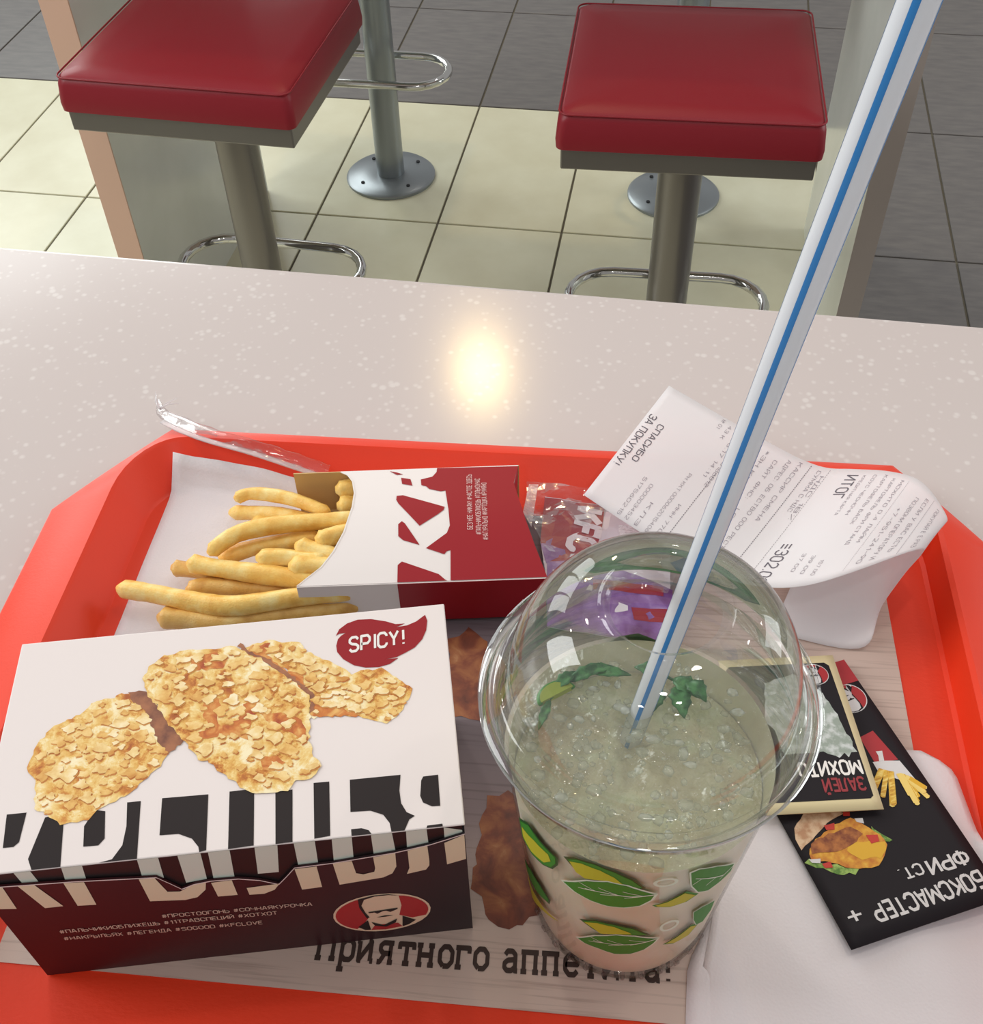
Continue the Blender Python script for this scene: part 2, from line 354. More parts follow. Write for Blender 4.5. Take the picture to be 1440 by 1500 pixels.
DATA = json.loads(r"""{"top_black":[[[6.8,19.6],[12.7,19.6],[12.2,10],[10.8,8.6],[7.7,8.6]],[[18.6,17.3],[24.2,17.8],[25.7,0.1],[17.4,-0.5],[15.8,4.2]],[[30.8,13],[33.3,18.1],[36.5,17.3],[37.5,8.2],[35.9,6.2],[31.5,6.3]],[[42.8,19.5],[46.9,19.5],[47.8,-0.1],[32.3,-0.1],[36.8,-0.2],[40.5,1.3],[43,5.4],[43.5,11.5]],[[53.3,19.7],[67.3,19.4],[67.9,1],[65.9,0.4],[65.5,2.4],[63.4,5.2],[59.3,7.2],[53.7,7.4]],[[73.7,19.6],[81.2,19.7],[81.8,0.9],[74.3,0.5]],[[87.7,17.8],[92.9,18.1],[93.2,0.7],[88.2,0.4]],[[99.3,19.6],[104.1,19.5],[104.3,1.4],[99.6,1]],[[110.4,19.4],[126,19.3],[125.4,13.9],[125.7,9.7],[127.2,6.5],[129.6,5],[127.9,4],[126.3,0.2],[122.4,0.2],[122,3.5],[120.2,6.4],[116.4,8.2],[110.4,8.5]],[[110.5,2.8],[113.6,2.8],[115.7,1.9],[116.5,-0],[110.6,-0]],[[132.9,17.9],[137.5,18],[137.4,7.4],[134.9,7.5],[132.3,9.1],[131.6,11.4],[132.2,16.6]],[[133.1,1.4],[137.6,1.5],[137.7,-0],[132.8,-0.1]]],"flap_white":[[[12.2,73.2],[17,73.4],[17.3,65.6],[12.6,66.4]],[[25.9,73],[31.9,72.9],[30.5,64.5],[24.6,65.2]],[[47.8,72.6],[53.9,73.4],[52.6,62.3],[46.5,63.1]],[[59.5,72.5],[66.2,73.6],[64.7,59.4],[58.2,58.6]],[[68.4,73.5],[74.7,74.2],[72.9,58.8],[66.6,58.7]],[[82,74.3],[88.7,74.5],[86.4,59],[80.1,59.2]],[[93.5,73.8],[99.7,74.7],[98.6,59],[92.6,58.7]],[[104.7,76],[110.6,74],[109.4,59.1],[103.3,58.7]],[[116.3,73.4],[122.5,73.7],[122.6,62],[115.8,60.3]],[[126.7,73.2],[132.8,73.5],[132.8,64.4],[126.1,62.4]],[[137.9,72.4],[143.7,70.2],[143.4,67.3],[137.8,66.1]]],"front_cream":[[[0.5,67],[7.1,65.9],[6.5,51.3],[-2.4,52.7]],[[11.4,65.9],[16.1,65.5],[20,49.8],[14.5,49.8]],[[24.4,64.6],[30.2,63.9],[29.6,48.4],[24.1,49]],[[45.8,61.9],[50.4,61.7],[52,51.9],[55.7,51.2],[60.7,55],[64.3,55.1],[63.3,50.6],[59.9,46.1],[55.9,45.1],[45.5,46.8]],[[65.8,54.7],[72.1,55],[72,44.7],[66,45]],[[75.5,48.7],[85.7,49.3],[83.6,45.5],[80,43.5],[75.5,43.9]],[[91.6,57.8],[98.3,58],[98.1,43.9],[91.8,43.5]],[[103.3,58.7],[109.1,59.1],[109.5,50.7],[111.6,49.4],[115.1,50.4],[115.6,52.7],[115.7,60],[122.5,61.1],[122.1,52.4],[120.5,48],[117.5,45.9],[103.6,44.1]],[[126.3,61.9],[132.4,63.8],[132.4,53.7],[132.2,50.7],[131,48.1],[124.9,46.5],[126,50.5]],[[137.6,64.4],[143.8,68.2],[143.7,52.4],[137.7,50.1]]],"front_edge":[[0.4,66.6],[6.3,66.5],[27.7,64.9],[51,62],[54,57.1],[56.5,52.7],[60.7,55],[66.1,56],[74.2,55.5],[80,53.1],[85.4,48.9],[88.4,53.4],[91.7,58.7],[103.4,59.1],[122.1,61.5],[133.3,64.3],[143.8,68.5]],"flap_bot":[[6,65.7],[72.3,56.4],[143.3,55.7]],"hash":[[46.4,33.4],[93.2,30.6],[13.6,31.1],[81.6,27.9],[13.4,25.9],[75.8,22],[47.2,36.8]],"emblem":[[114.7,20.3],[99.1,23.3],[130.7,19.4],[115.2,35.2],[114.3,5.6]],"flame":[[106.6,75],[107.8,77.7],[110.5,79.9],[114.2,81.1],[118.8,80.8],[123.8,79.2],[127.1,77.6],[130.3,77.5],[127.3,76.3],[131,76.6],[134.2,77.9],[137.4,80.4],[138,77.8],[137.4,73.8],[135.8,70.1],[133.1,67],[129.9,65.2],[126.7,63.7],[123.1,63.3],[127.4,63.3],[124.4,61.2],[120.8,60.4],[116.4,60.7],[112.5,62.1],[109,65],[107,68.2],[106.7,70.8],[107.3,73.5],[108.4,74.9],[110,75.9],[107.8,75.8]],"spicy":[[111.2,67.7],[129.4,68.9],[111.8,73.8],[129.5,74.2]],"chick1":[[43.7,60],[38.9,60],[36.1,60],[33.9,58.6],[29.7,57.9],[27.1,56.8],[24.3,53.5],[20.4,51.5],[16.4,50],[14.2,47],[12,43.5],[11.3,39.9],[10.5,35.3],[13.3,30.3],[14.5,23.7],[14.6,20.2],[18.1,18.9],[19.5,16.8],[23.8,14.6],[28.5,14.3],[31.9,15.3],[34.9,18.9],[39,20.4],[43.2,22.3],[47.1,26.9],[51.7,31],[53.1,35],[58.6,39.1],[54.5,45],[52.4,47.4],[49,53.4]],"chick1_shade":[[43.7,60],[38.9,60],[40.3,56.1],[43.3,54],[46.8,48.1],[49.3,41.3],[52.5,36.1],[53.5,35.2],[58.6,39.1],[54.5,45],[52.4,47.4],[49,53.4]],"chick2":[[42.8,64.5],[43.8,69],[47.6,73.2],[55.6,74.6],[58.4,75],[64.2,74],[68.9,74.8],[72.7,74.9],[76.8,70.8],[81.6,68.5],[87,63.2],[92.3,58],[95.1,54.9],[98.2,50.6],[98.2,45.1],[98,34.5],[99.4,29.2],[101.6,25.4],[99,21.2],[94.2,21.3],[91.2,17.7],[86.5,17.1],[82.1,17.6],[78.2,19.7],[74.9,23.6],[70.9,26],[67.1,30],[62.5,33],[58.9,39.1],[55,43.3],[52.4,46.8],[48.5,53.7],[45.4,57.4]],"chick2_red":[[[63.6,54.7],[68.3,54.1],[69.5,49.6],[67.8,46.6],[69.8,43.1],[75.2,44.6],[76.7,50.9],[80.8,51.5],[81.9,48.1],[78.9,43.1],[78.7,36.8],[74.6,39.4],[68.3,39.1],[62.9,39.2],[61.8,41.9],[66.3,42.5],[63.5,49.2]],[[83,30.1],[88.3,30],[91,27.7],[86.7,24.7],[84,25.5]],[[56.3,71.5],[66.1,73.3],[70.7,69.2],[68.5,65.4],[60,66.4]],[[82.4,45.9],[92.5,45.8],[96.2,41.1],[97.6,33.5],[93.5,37.2],[86.2,41.2]]],"chick3":[[71.6,71.6],[78.8,74.7],[84,75.8],[89.9,74.5],[93.3,74.1],[99.1,67.7],[101,66.4],[105.3,63.9],[112,58.7],[116.4,59.8],[121.6,59.7],[126.4,55.8],[131.5,50.1],[128.7,44.1],[125.7,40],[122.1,38.1],[118,39.9],[112.4,42.1],[108.7,42.5],[104.7,43.3],[97.9,42.8],[96.3,53.2],[89.9,63.5]],"chick3_red":[[[76.2,71.6],[78.8,74.1],[84.1,74.4],[83.1,70.2],[90.1,62.4],[94.6,61.8],[97,54.7],[96.3,49.5],[98.2,42.8],[92.4,58],[85.5,65.7]],[[97.9,44.1],[99.2,48.6],[108,45.5],[114.6,42.1],[108.7,42.3]]],"tray_center":[-0.0475,0.2307],"mat_corners":[[-158.9,-100.8],[-124.8,-101.9],[72.8,-100.8],[161.1,75.1],[160.6,8.5]],"mat_blob1":[[-23.6,46.5],[-19,48.7],[-14.2,52.7],[-7.4,47.9],[-4.2,39.3],[0.2,38],[4,26.4],[3.8,13.4],[-2.3,5.9],[-9.2,7.5],[-17.5,8.4]],"mat_blob2":[[0.1,-26.1],[8.3,-22.5],[16.3,-26.1],[23.7,-43.3],[25.4,-68.6],[19.6,-70.3],[12.2,-75.8],[6.7,-72.6],[2.9,-63.1],[-0.5,-60.9],[-0.9,-45.4]],"mat_text":[[-50.6,-89.6],[69.7,-87.1],[-51.2,-83],[-10.1,-89.4]],"napL":[[-167.1,133.4],[-166.8,25],[-148,127.9],[-89.5,129.1]],"napR":[[87.6,-20.8],[79.1,-55.8],[72.8,-80.2],[74.5,-102],[155.2,5.6],[172.7,5],[178.1,-31.9],[162.9,6.2]],"cup":{"lime1":[[-117.8,91.7],[-113.1,95.7],[-104.2,98.2],[-95.3,96.9],[-87.6,93.3],[-82.6,88],[-84.2,87.1],[-91.3,89.2],[-95.5,89.9],[-107,85.7],[-110.9,85.8]],"lime1_in":[[-114.9,91.3],[-109.3,94.5],[-101.4,95],[-95.7,92.9],[-92,89.3],[-98.3,89.3],[-107.8,84.9],[-111.8,86.1]],"leaf1":[[-120.2,72.6],[-113.5,78.4],[-107.8,83.9],[-98.3,89.3],[-90,89.5],[-84.2,87.1],[-77.1,83.9],[-78.3,79.3],[-82.7,74.4],[-89.8,71.4],[-97.3,69.8],[-105.3,69.5],[-113.8,70.3]],"vein1":[[-77.5,83.9],[-87.8,81.3],[-97.9,80.5],[-107.8,77.8]],"lime2":[[-111,49.5],[-103.3,54.7],[-93.3,56.1],[-83.4,54.7],[-75.1,48.6],[-79.4,48.5],[-87.7,48.4],[-99.5,44.8],[-104.1,46.3]],"lime2_in":[[-108.2,49.3],[-101.5,53.3],[-93.2,54],[-86.3,51.3],[-84.5,49.6],[-92.7,47.9],[-99.5,44.9],[-103.6,47.6]],"leaf2":[[-113.3,31.2],[-103,41.4],[-91.9,47.8],[-82.7,48.5],[-69.7,44.9],[-71.2,40.7],[-75.6,34.9],[-82.3,30.8],[-91.3,28.9],[-100.7,30.3],[-108.7,30]],"vein2":[[-70.6,44.8],[-81.8,40.9],[-92,38.6],[-102.9,36.9]],"leaf3":[[-66.8,96.8],[-63.1,97.8],[-53.6,93.7],[-41,84.2],[-40.5,78.2],[-45.8,75.9],[-52.6,74.1],[-58.8,77.3],[-63.9,85.5]],"vein3":[[-41.9,83.9],[-46.8,81.3],[-56.5,86.9],[-62.9,90.8]],"lime3":[[-78.3,74.3],[-72.6,76.1],[-64.5,81.4],[-57.4,75.5],[-62.4,72.1],[-70.1,71.2],[-76.5,72.8]],"leaf4":[[-56.1,59.5],[-51.2,60.6],[-42.2,57.6],[-40.9,47.8],[-44,40.6],[-49.3,42.7],[-53.6,50.9]],"lime4":[[-66.7,36.5],[-59.8,40],[-52.4,45.5],[-46.8,41.9],[-51.2,35.1],[-60.3,33.8]],"lime5":[[-161,40.8],[-146.9,49.5],[-136.7,49.3],[-129.1,46],[-130.5,41.3],[-133.7,40.6],[-142.5,36.7],[-151.6,35.9],[-160.8,34.8]],"lime5_in":[[-160.8,34.8],[-151.1,29.8],[-139.2,31],[-124,34.2],[-127.9,32],[-139.4,26.4],[-156.2,15.2],[-161,23]],"lime6":[[-150.2,80.6],[-139.2,90.4],[-131,88.5],[-120.9,87.2],[-121.1,82.2],[-124.8,75.3],[-131.4,70.9],[-140.4,67.9],[-150.9,67.1]],"lime6_in":[[-147.1,78.3],[-135.4,83.3],[-126.4,84.3],[-125.2,80.7],[-130,74.5],[-140,70.3],[-148,70.8]],"ring1":[[-75.2,91.6],[-80.4,92.1],[-70.3,91.4],[-75.7,94.6],[-74.7,88.5]],"ring2":[[-66.7,53.8],[-71.6,52.8],[-62,54.4],[-68.6,58.6],[-65.3,49.4]]},"carton_pts":[[0,-0],[101.7,0.6],[20.1,66],[96.5,65.1],[-7.4,66.1]],"carton_mouth":[[-0,0.5],[4,3.6],[9.6,8.9],[14.2,16.7],[18,27],[20.7,41.4],[21.1,50.1],[19.8,57.9],[17.2,62.6],[13.8,65]],"carton_right":[[93.1,64.6],[90.7,53],[91.8,46.6],[94.7,30.4],[97.9,16.1],[102.1,-0.1]],"carton_red":[[[41,-0.4],[41,8.5],[42.7,10.2],[57.9,3.3],[60.3,0.7],[61.3,-1],[62.7,-1.2],[62.8,15.1],[61.3,14.7],[60.2,13.1],[58.3,14],[52.6,16.6],[61.3,24.3],[62.6,28.4],[62,38.1],[61.8,39.4],[60.7,49.7],[58.6,49.3],[53.6,51.1],[52.2,53],[50.1,53.8],[49.8,57.7],[54.9,59.4],[56.7,62.5],[56.9,65.2],[93.1,64.6],[90.7,53],[91.8,46.6],[94.7,30.4],[97.9,16.1],[102.1,-0.1]],[[39.5,47.3],[42.2,47.6],[60.4,39.4],[60,37.6],[57.7,35.3],[49.8,28.8],[40.5,42.3],[39.4,44.8]],[[40.7,30.1],[42.2,31.8],[43.5,30.5],[49.9,18.4],[42.9,21.3],[40.9,23.5]],[[41,59.4],[45.2,58.2],[46.2,53.7],[41.6,55.2]],[[35.7,64.3],[39,63.2],[41.9,61.7],[39.1,61.5]]],"carton_white_side":[[-0,0.5],[41,-0.4]],"carton_text":[[71,22.7],[70.3,38.9],[69.7,61.2],[74.4,17.8],[77.9,17.6],[66.9,60.7],[73.4,61.7]],"fries":[[[[-35.1,63.8,14],[-27.2,64.8,15.7],[-10,59.3,17.3],[8.2,48.5,19]],2.47],[[[-38,60.6,8],[-19,57,10],[4.2,48.5,12]],2.74],[[[-40.7,27.3,19],[-30.9,36.4,19.6],[-15.5,40.3,20.2],[8,41.4,20.9],[28.3,41.9,21.5]],3.01],[[[-38.4,31.8,10],[-22.1,35.6,12],[5.3,37.7,14]],3.01],[[[-58.8,28.2,8.5],[-48,26,8.7],[-29.7,22.7,8.8],[-5.7,19.1,9]],3.01],[[[-49.9,25.4,14.5],[-37.7,21.4,15.3],[-17.7,16.3,16.2],[7.7,10.3,17]],3.29],[[[-19.5,23.1,19],[-6.3,22.5,19],[10.2,19.8,19]],3.01],[[[-2.9,28.4,20],[9.1,23.3,19.5],[27.8,15.9,19]],3.29],[[[5.7,29.8,21.5],[16.2,33.4,20.5],[29.8,37.2,19.5]],3.42],[[[-4.6,16.2,20.5],[9.7,16,20],[27.9,14,19.5]],3.42],[[[-78.9,15.2,11.5],[-63.2,10.3,13],[-42.8,3.3,14.5],[-26.9,-0.4,16],[-1.8,1.9,17.5],[22.7,2.9,19]],3.42],[[[-59.8,1.2,8.5],[-47,-1,9.3],[-31.3,-4.1,10],[-1.6,-1.4,10.8],[22,0.2,11.5]],3.56],[[[-50.5,15.2,8.5],[-38.4,16.7,8.7],[-6.9,12.9,8.8],[9.5,11.6,9]],3.01],[[[12.2,60.2,21],[19.7,61.4,20.2],[31.8,62.4,19.5]],3.29],[[[12.9,52.9,18],[19.8,53.5,17.5],[35,53.2,17]],3.29],[[[-27.1,52.9,8.5],[-12.1,53.6,8.2],[6.4,52.5,8]],2.74],[[[-14.7,21.4,9.5],[0.1,21.2,9.8],[17.9,19.4,10]],3.01],[[[-19,37,8],[-4.2,34.6,9],[11,33.8,10]],2.74]],"card_origin":[0.1283,0.1869,-153.14],"card_base_line":[[-5.5,-11.2],[36.6,-11.4],[-3.5,-5.5],[44.7,-9.8],[40.3,-8.4],[-4.9,-19.1],[10.8,-20],[-2.8,-15],[11.6,-19.4],[20.2,-19.8]],"card":{"strip":[[-0,-106.8],[-7.2,-105.4],[-7.1,-96],[2.1,-96.8]],"emb":[[-0.6,-89.6]],"red":[[4.9,-72.1],[-1.4,-73.2],[-3.5,-58.9],[1.4,-59.6],[5.4,-60.1]],"white":[[6,-60.9],[1.2,-59.9],[-3.7,-58.3],[-4.9,-48.9],[-1.1,-49.6],[6.3,-55.9]],"K":[[2.5,-64.6],[0.1,-64.1],[1.7,-60],[3.6,-60.4],[2.6,-62.6]],"fries":[[7.3,-56.8],[6.3,-55.9],[3,-54.2],[-1.1,-51.3],[-5,-48.1],[-7.3,-45.4],[-7,-44.1],[-4.9,-44.5],[-5.6,-41],[-2.5,-41.5],[0.2,-39.7],[0.5,-40.9],[3.9,-38],[4.4,-40.5],[10.1,-37.1],[10.7,-40.4],[13.8,-40.4],[16.4,-41.2],[19.1,-43.7],[15.9,-47.5]],"tort":[[46.7,-45.5],[39.2,-50.6],[30.8,-48.2],[26.8,-45.3],[32.2,-44.5],[40.9,-40.6],[48.1,-37.1],[48.4,-41.1]],"gold":[[46.7,-34.9],[41.8,-39],[32.8,-42.2],[25.7,-43],[21.6,-37.4],[18.4,-31.4],[20,-27.7],[23.9,-24.2],[28.5,-23.4],[32.6,-24.4],[38.9,-27.9],[46.9,-32.8]],"yellow":[[30.7,-34.2],[24.3,-32.7],[18.8,-30.7],[20.2,-27.8],[23.5,-25.9],[29.8,-27.3],[32.5,-30],[33.1,-32]],"brown":[[43.9,-38.5],[36.1,-39.6],[27.7,-39.4],[24.6,-35.3],[31,-33.7],[35.1,-32.6],[39.5,-33.4],[45.4,-34.4]],"tom1":[[36.4,-42.8],[32.4,-43],[33.6,-40.3],[36.5,-41]],"tom2":[[23.9,-35],[20.3,-33.9],[21,-31.7],[24.2,-31.8]],"tom3":[[44.4,-30.3],[40.9,-29.7],[41.2,-27.5],[44.1,-28.1]],"tom4":[[27.1,-46],[24.5,-45.2],[25.8,-43.4],[27.6,-44]],"let1":[[48.9,-32.3],[48.2,-30.3],[43.2,-26.6],[39.6,-24.6],[34.9,-22.5],[32.5,-24.1],[38.9,-27.9],[47,-32.6]],"let2":[[20.8,-37.7],[18.7,-34],[16.4,-30.8],[17.5,-29.9],[20.9,-32.3],[21.5,-35.5]],"cream":[[24.4,-42],[21.3,-41],[22.1,-39.1],[24.8,-40.3]],"cream2":[[47.4,-33],[43.9,-31.9],[44.2,-30.2],[47.2,-31.2]]},"card2_origin":[0.097,0.217,192.05],"card2":{"inner":[[-0.1,-5.6],[25.1,-4.7],[3.4,-64.9],[4.7,-66.9]],"mox":[[2.7,-20.7],[14.9,-20.3],[3.9,-15.2]],"zal":[[3.5,-13.3],[18.8,-13.1],[4.4,-8.1]],"emb":[[7.7,-61.2],[5,-60.7]],"splash":[[11.4,-56.2],[9,-51.3],[6.1,-43],[4.4,-32.6],[2,-28.6],[3.5,-26.5],[0.2,-24.4],[5.2,-23.8],[6.6,-22],[8,-24],[10,-21.9],[11.6,-23.1],[15.4,-25.2],[13.9,-35.4]]},"receipt_far":[[7,419.2,30],[41.3,396.1,29],[73.4,376.8,28],[90.1,372.1,32],[102.9,366.6,38],[114.4,355.1,45],[122.7,338.7,44],[122.7,336.3,40],[115.6,341.8,30],[94.4,341.6,18],[72.5,337.7,12]],"receipt_near":[[-25.5,345.1,26],[6,323.3,26],[36.3,305.3,28],[52,298.1,33],[66.7,295.2,40],[83.8,299.7,46],[112,318.1,44],[108.1,316.1,30],[101,308.2,15],[95,294.1,5],[58.9,297.4,6]],"sachet_origin":[-0.0448,0.3587,-2.69],"sachet":{"corner":[[0,0],[28.5,0.2],[-1.9,-26.6],[9.8,-48.5],[61,-3.8],[3.7,-77.8],[90.4,-55.1]],"Kred":[[16.3,-3.9],[27.8,0.6],[28.8,-0.9],[29.1,-7.9]],"K":[[15.6,-4.6],[18.1,-7.3],[24.6,-9.3],[27.5,-13],[28.5,-14.4],[28.7,-21.1],[26.5,-21.6],[21.2,-16.9],[18.6,-15.3],[16.2,-15.2],[16,-11.5]],"seal1":[[-7.4,2],[-3.1,2.3],[-1.2,-24.4],[-6.5,-17]],"seal2":[[36.6,-17],[68,-13.4],[67.7,-18.1],[37.8,-23]],"bag":[[-11.3,5.2],[42.9,5.7],[72.3,-10],[68.5,-18],[35.9,-23.3]],"tab":[[87.8,-12.1],[92.2,-11.8],[92,-14.4],[87.6,-14.7]]},"tube":[[-245.6,394,12],[-235.3,379.1,16],[-208.5,364.2,21],[-178.8,356.5,22],[-158,352.4,20],[-145.3,352,16]]}""")
# ------------------------------------------------------------------ the materials of the place
m = pmat('cream_tile', (222, 219, 196), 0.28); noise_color(m, [(0.3, (216, 211, 182)), (0.7, (229, 226, 200))], 6, 4)
m = pmat('grey_tile', (112, 108, 107), 0.42); noise_color(m, [(0.3, (104, 100, 100)), (0.7, (120, 116, 113))], 14, 5, (1, 4, 1))
pmat('grout', (112, 106, 92), 0.9)
m = pmat('speckled_stone', (205, 196, 190), 0.16, spec=0.45)
mp = coords(m); v1 = N(m, 'ShaderNodeTexVoronoi'); v1.inputs['Scale'].default_value = 180; L(m, mp, 'Vector', v1, 'Vector')
r1 = ramp(m, [(0.08, (219, 211, 208)), (0.30, (206, 195, 192))])
n1 = N(m, 'ShaderNodeTexNoise'); n1.inputs['Scale'].default_value = 60; n1.inputs['Detail'].default_value = 3; L(m, mp, 'Vector', n1, 'Vector')
mad = N(m, 'ShaderNodeMath'); mad.operation = 'MULTIPLY_ADD'; mad.inputs[1].default_value = 0.75; L(m, n1, 'Fac', mad, 0)
sub = N(m, 'ShaderNodeMath'); sub.operation = 'SUBTRACT'; sub.inputs[1].default_value = 0.36
L(m, v1, 'Distance', mad, 2); L(m, mad, 'Value', sub, 0); L(m, sub, 'Value', r1, 'Fac'); L(m, r1, 'Color', BS(m), 'Base Color')
m = pmat('red_leather', (140, 24, 38), 0.4, spec=0.4); bump(m, 700, 0.25, 0.0006)
pmat('brushed_steel', (132, 128, 124), 0.34, metal=0.85)
pmat('grey_paint_steel', (150, 156, 160), 0.32, metal=0.6)
pmat('chrome', (215, 215, 212), 0.08, metal=1.0)
pmat('dark_screw', (60, 60, 62), 0.4, metal=0.8)
m = pmat('grey_laminate', (228, 230, 224), 0.18, spec=0.6); noise_color(m, [(0.35, (222, 225, 219)), (0.7, (233, 235, 230))], 5, 3)
pmat('beige_edge', (216, 178, 156), 0.5)
pmat('shaded_beige_edge', (158, 148, 142), 0.5)  # the beige edge again, with the right leg's shade put into its colour
m = pmat('tray_plastic', (234, 58, 26), 0.38, spec=0.4); bump(m, 900, 0.12, 0.0004)
m = pmat('tray_floor_plastic', (226, 58, 26), 0.42, spec=0.35); bump(m, 420, 0.18, 0.0004, cs=(1, 2.0, 1))
# paper mat: printed pale wood, turning darker grey-violet towards the far left
m = pmat('wood_print', (190, 168, 155), 0.55)
mp = coords(m); sx = N(m, 'ShaderNodeSeparateXYZ'); L(m, mp, 'Vector', sx, 'Vector')
mr = N(m, 'ShaderNodeMapRange'); mr.inputs['From Min'].default_value = -0.075; mr.inputs['From Max'].default_value = 0.0; L(m, sx, 'Y', mr, 'Value')
mx_ = N(m, 'ShaderNodeMapRange'); mx_.inputs['From Min'].default_value = 0.02; mx_.inputs['From Max'].default_value = 0.10
mx_.inputs['To Min'].default_value = 1.0; mx_.inputs['To Max'].default_value = 0.0; L(m, sx, 'X', mx_, 'Value')
mul = N(m, 'ShaderNodeMath'); mul.operation = 'MULTIPLY'; L(m, mr, 'Result', mul, 0); L(m, mx_, 'Result', mul, 1)
rp = ramp(m, [(0, (202, 180, 168)), (0.55, (140, 122, 124)), (1, (112, 98, 104))]); L(m, mul, 'Value', rp, 'Fac')
mp2 = coords(m, (18, 620, 1)); n2 = N(m, 'ShaderNodeTexNoise'); n2.inputs['Scale'].default_value = 1.0; n2.inputs['Detail'].default_value = 4; L(m, mp2, 'Vector', n2, 'Vector')
rg_ = ramp(m, [(0.34, (150, 132, 126)), (0.47, (255, 255, 255))]); L(m, n2, 'Fac', rg_, 'Fac')
mix = N(m, 'ShaderNodeMix'); mix.data_type = 'RGBA'; mix.blend_type = 'MULTIPLY'; mix.inputs[0].default_value = 0.34
m.node_tree.links.new(rp.outputs['Color'], mix.inputs[6]); m.node_tree.links.new(rg_.outputs['Color'], mix.inputs[7])
m.node_tree.links.new(mix.outputs[2], BS(m).inputs['Base Color'])
pmat('brown_ink', (58, 40, 34), 0.6)
m = pmat('chicken_dark_print', (120, 60, 40), 0.5); noise_color(m, [(0.3, (84, 40, 32)), (0.48, (128, 66, 44)), (0.62, (158, 96, 58)), (0.78, (190, 140, 96))], 90, 5, dist=0.6)
m = pmat('chicken_print', (215, 170, 90), 0.5)
mp = coords(m); n1 = N(m, 'ShaderNodeTexNoise'); n1.inputs['Scale'].default_value = 95; n1.inputs['Detail'].default_value = 7; n1.inputs['Roughness'].default_value = 0.7; n1.inputs['Distortion'].default_value = 0.25; L(m, mp, 'Vector', n1, 'Vector')
v1 = N(m, 'ShaderNodeTexVoronoi'); v1.feature = 'SMOOTH_F1'; v1.inputs['Scale'].default_value = 240; v1.inputs['Smoothness'].default_value = 0.6
wv = N(m, 'ShaderNodeMix'); wv.data_type = 'RGBA'; wv.inputs[0].default_value = 0.02
m.node_tree.links.new(mp.outputs['Vector'], wv.inputs[6]); m.node_tree.links.new(n1.outputs['Color'], wv.inputs[7]); m.node_tree.links.new(wv.outputs[2], v1.inputs['Vector'])
ad = N(m, 'ShaderNodeMath'); ad.operation = 'MULTIPLY_ADD'; ad.inputs[1].default_value = -0.22; L(m, v1, 'Distance', ad, 0); L(m, n1, 'Fac', ad, 2)
rp = ramp(m, [(0.21, (168, 86, 30)), (0.29, (204, 132, 52)), (0.355, (226, 178, 92)), (0.43, (238, 206, 134)), (0.53, (248, 234, 194))]); L(m, ad, 'Value', rp, 'Fac'); L(m, rp, 'Color', BS(m), 'Base Color')
m = pmat('chicken_red_print', (200, 100, 40), 0.5); noise_color(m, [(0.3, (168, 70, 30)), (0.5, (206, 122, 52)), (0.68, (232, 184, 106))], 150, 6, dist=1.0)
m = pmat('chicken_shadow_print', (110, 60, 50), 0.5); noise_color(m, [(0.3, (104, 58, 46)), (0.6, (164, 104, 70))], 160, 5)
for nm_, st_ in (('chicken_crevice_print', [(0.35, (188, 108, 44)), (0.6, (214, 148, 72))]), ('chicken_crumb_pale', [(0.33, (222, 176, 100)), (0.5, (240, 210, 146)), (0.66, (250, 234, 196))]), ('chicken_crumb_gold', [(0.33, (206, 142, 64)), (0.5, (230, 184, 104)), (0.68, (244, 214, 150))])):
    m = pmat(nm_, (220, 170, 100), 0.5); noise_color(m, st_, 170, 5)
pmat('white_card', (232, 222, 220), 0.42, spec=0.4)
pmat('white_card_print', (236, 230, 226), 0.42, spec=0.4)
pmat('black_print', (40, 33, 34), 0.42, spec=0.2)
pmat('black_card', (38, 34, 38), 0.5, spec=0.15)
m = pmat('dark_box_print', (44, 30, 32), 0.45, spec=0.2)
mp = coords(m); sx = N(m, 'ShaderNodeSeparateXYZ'); L(m, mp, 'Vector', sx, 'Vector')
mr = N(m, 'ShaderNodeMapRange'); mr.inputs['From Min'].default_value = 0.02; mr.inputs['From Max'].default_value = 0.14; L(m, sx, 'X', mr, 'Value')
rp = ramp(m, [(0, (70, 30, 34)), (0.5, (62, 34, 38)), (1, (50, 44, 48))]); L(m, mr, 'Result', rp, 'Fac'); L(m, rp, 'Color', BS(m), 'Base Color')
pmat('cream_print', (226, 216, 186), 0.45)
pmat('mint_white_print', (214, 226, 214), 0.4)
pmat('hash_ink', (196, 184, 168), 0.5)
pmat('flame_red', (150, 32, 40), 0.5, spec=0.2)
pmat('emblem_red', (170, 38, 44), 0.45)
pmat('carton_red', (154, 24, 36), 0.42, spec=0.25)
pmat('carton_white', (236, 228, 226), 0.4)
pmat('kraft_inside', (214, 180, 126), 0.6)
pmat('pale_pink_ink', (222, 178, 176), 0.5)
m = pmat('fry', (226, 180, 92), 0.42, spec=0.4, sss=0.12)
noise_color(m, [(0.28, (234, 176, 78)), (0.5, (250, 208, 116)), (0.72, (255, 232, 160))], 120, 4); bump(m, 1400, 0.35, 0.0006)
m = pmat('fry_brown', (206, 150, 70), 0.45, sss=0.1)
noise_color(m, [(0.25, (196, 134, 56)), (0.5, (230, 182, 98)), (0.75, (242, 206, 132))], 100, 4); bump(m, 1400, 0.35, 0.0006)
m = pmat('napkin_paper', (226, 219, 222), 0.85, spec=0.15); bump(m, 1000, 0.22, 0.0004, tex='voronoi')
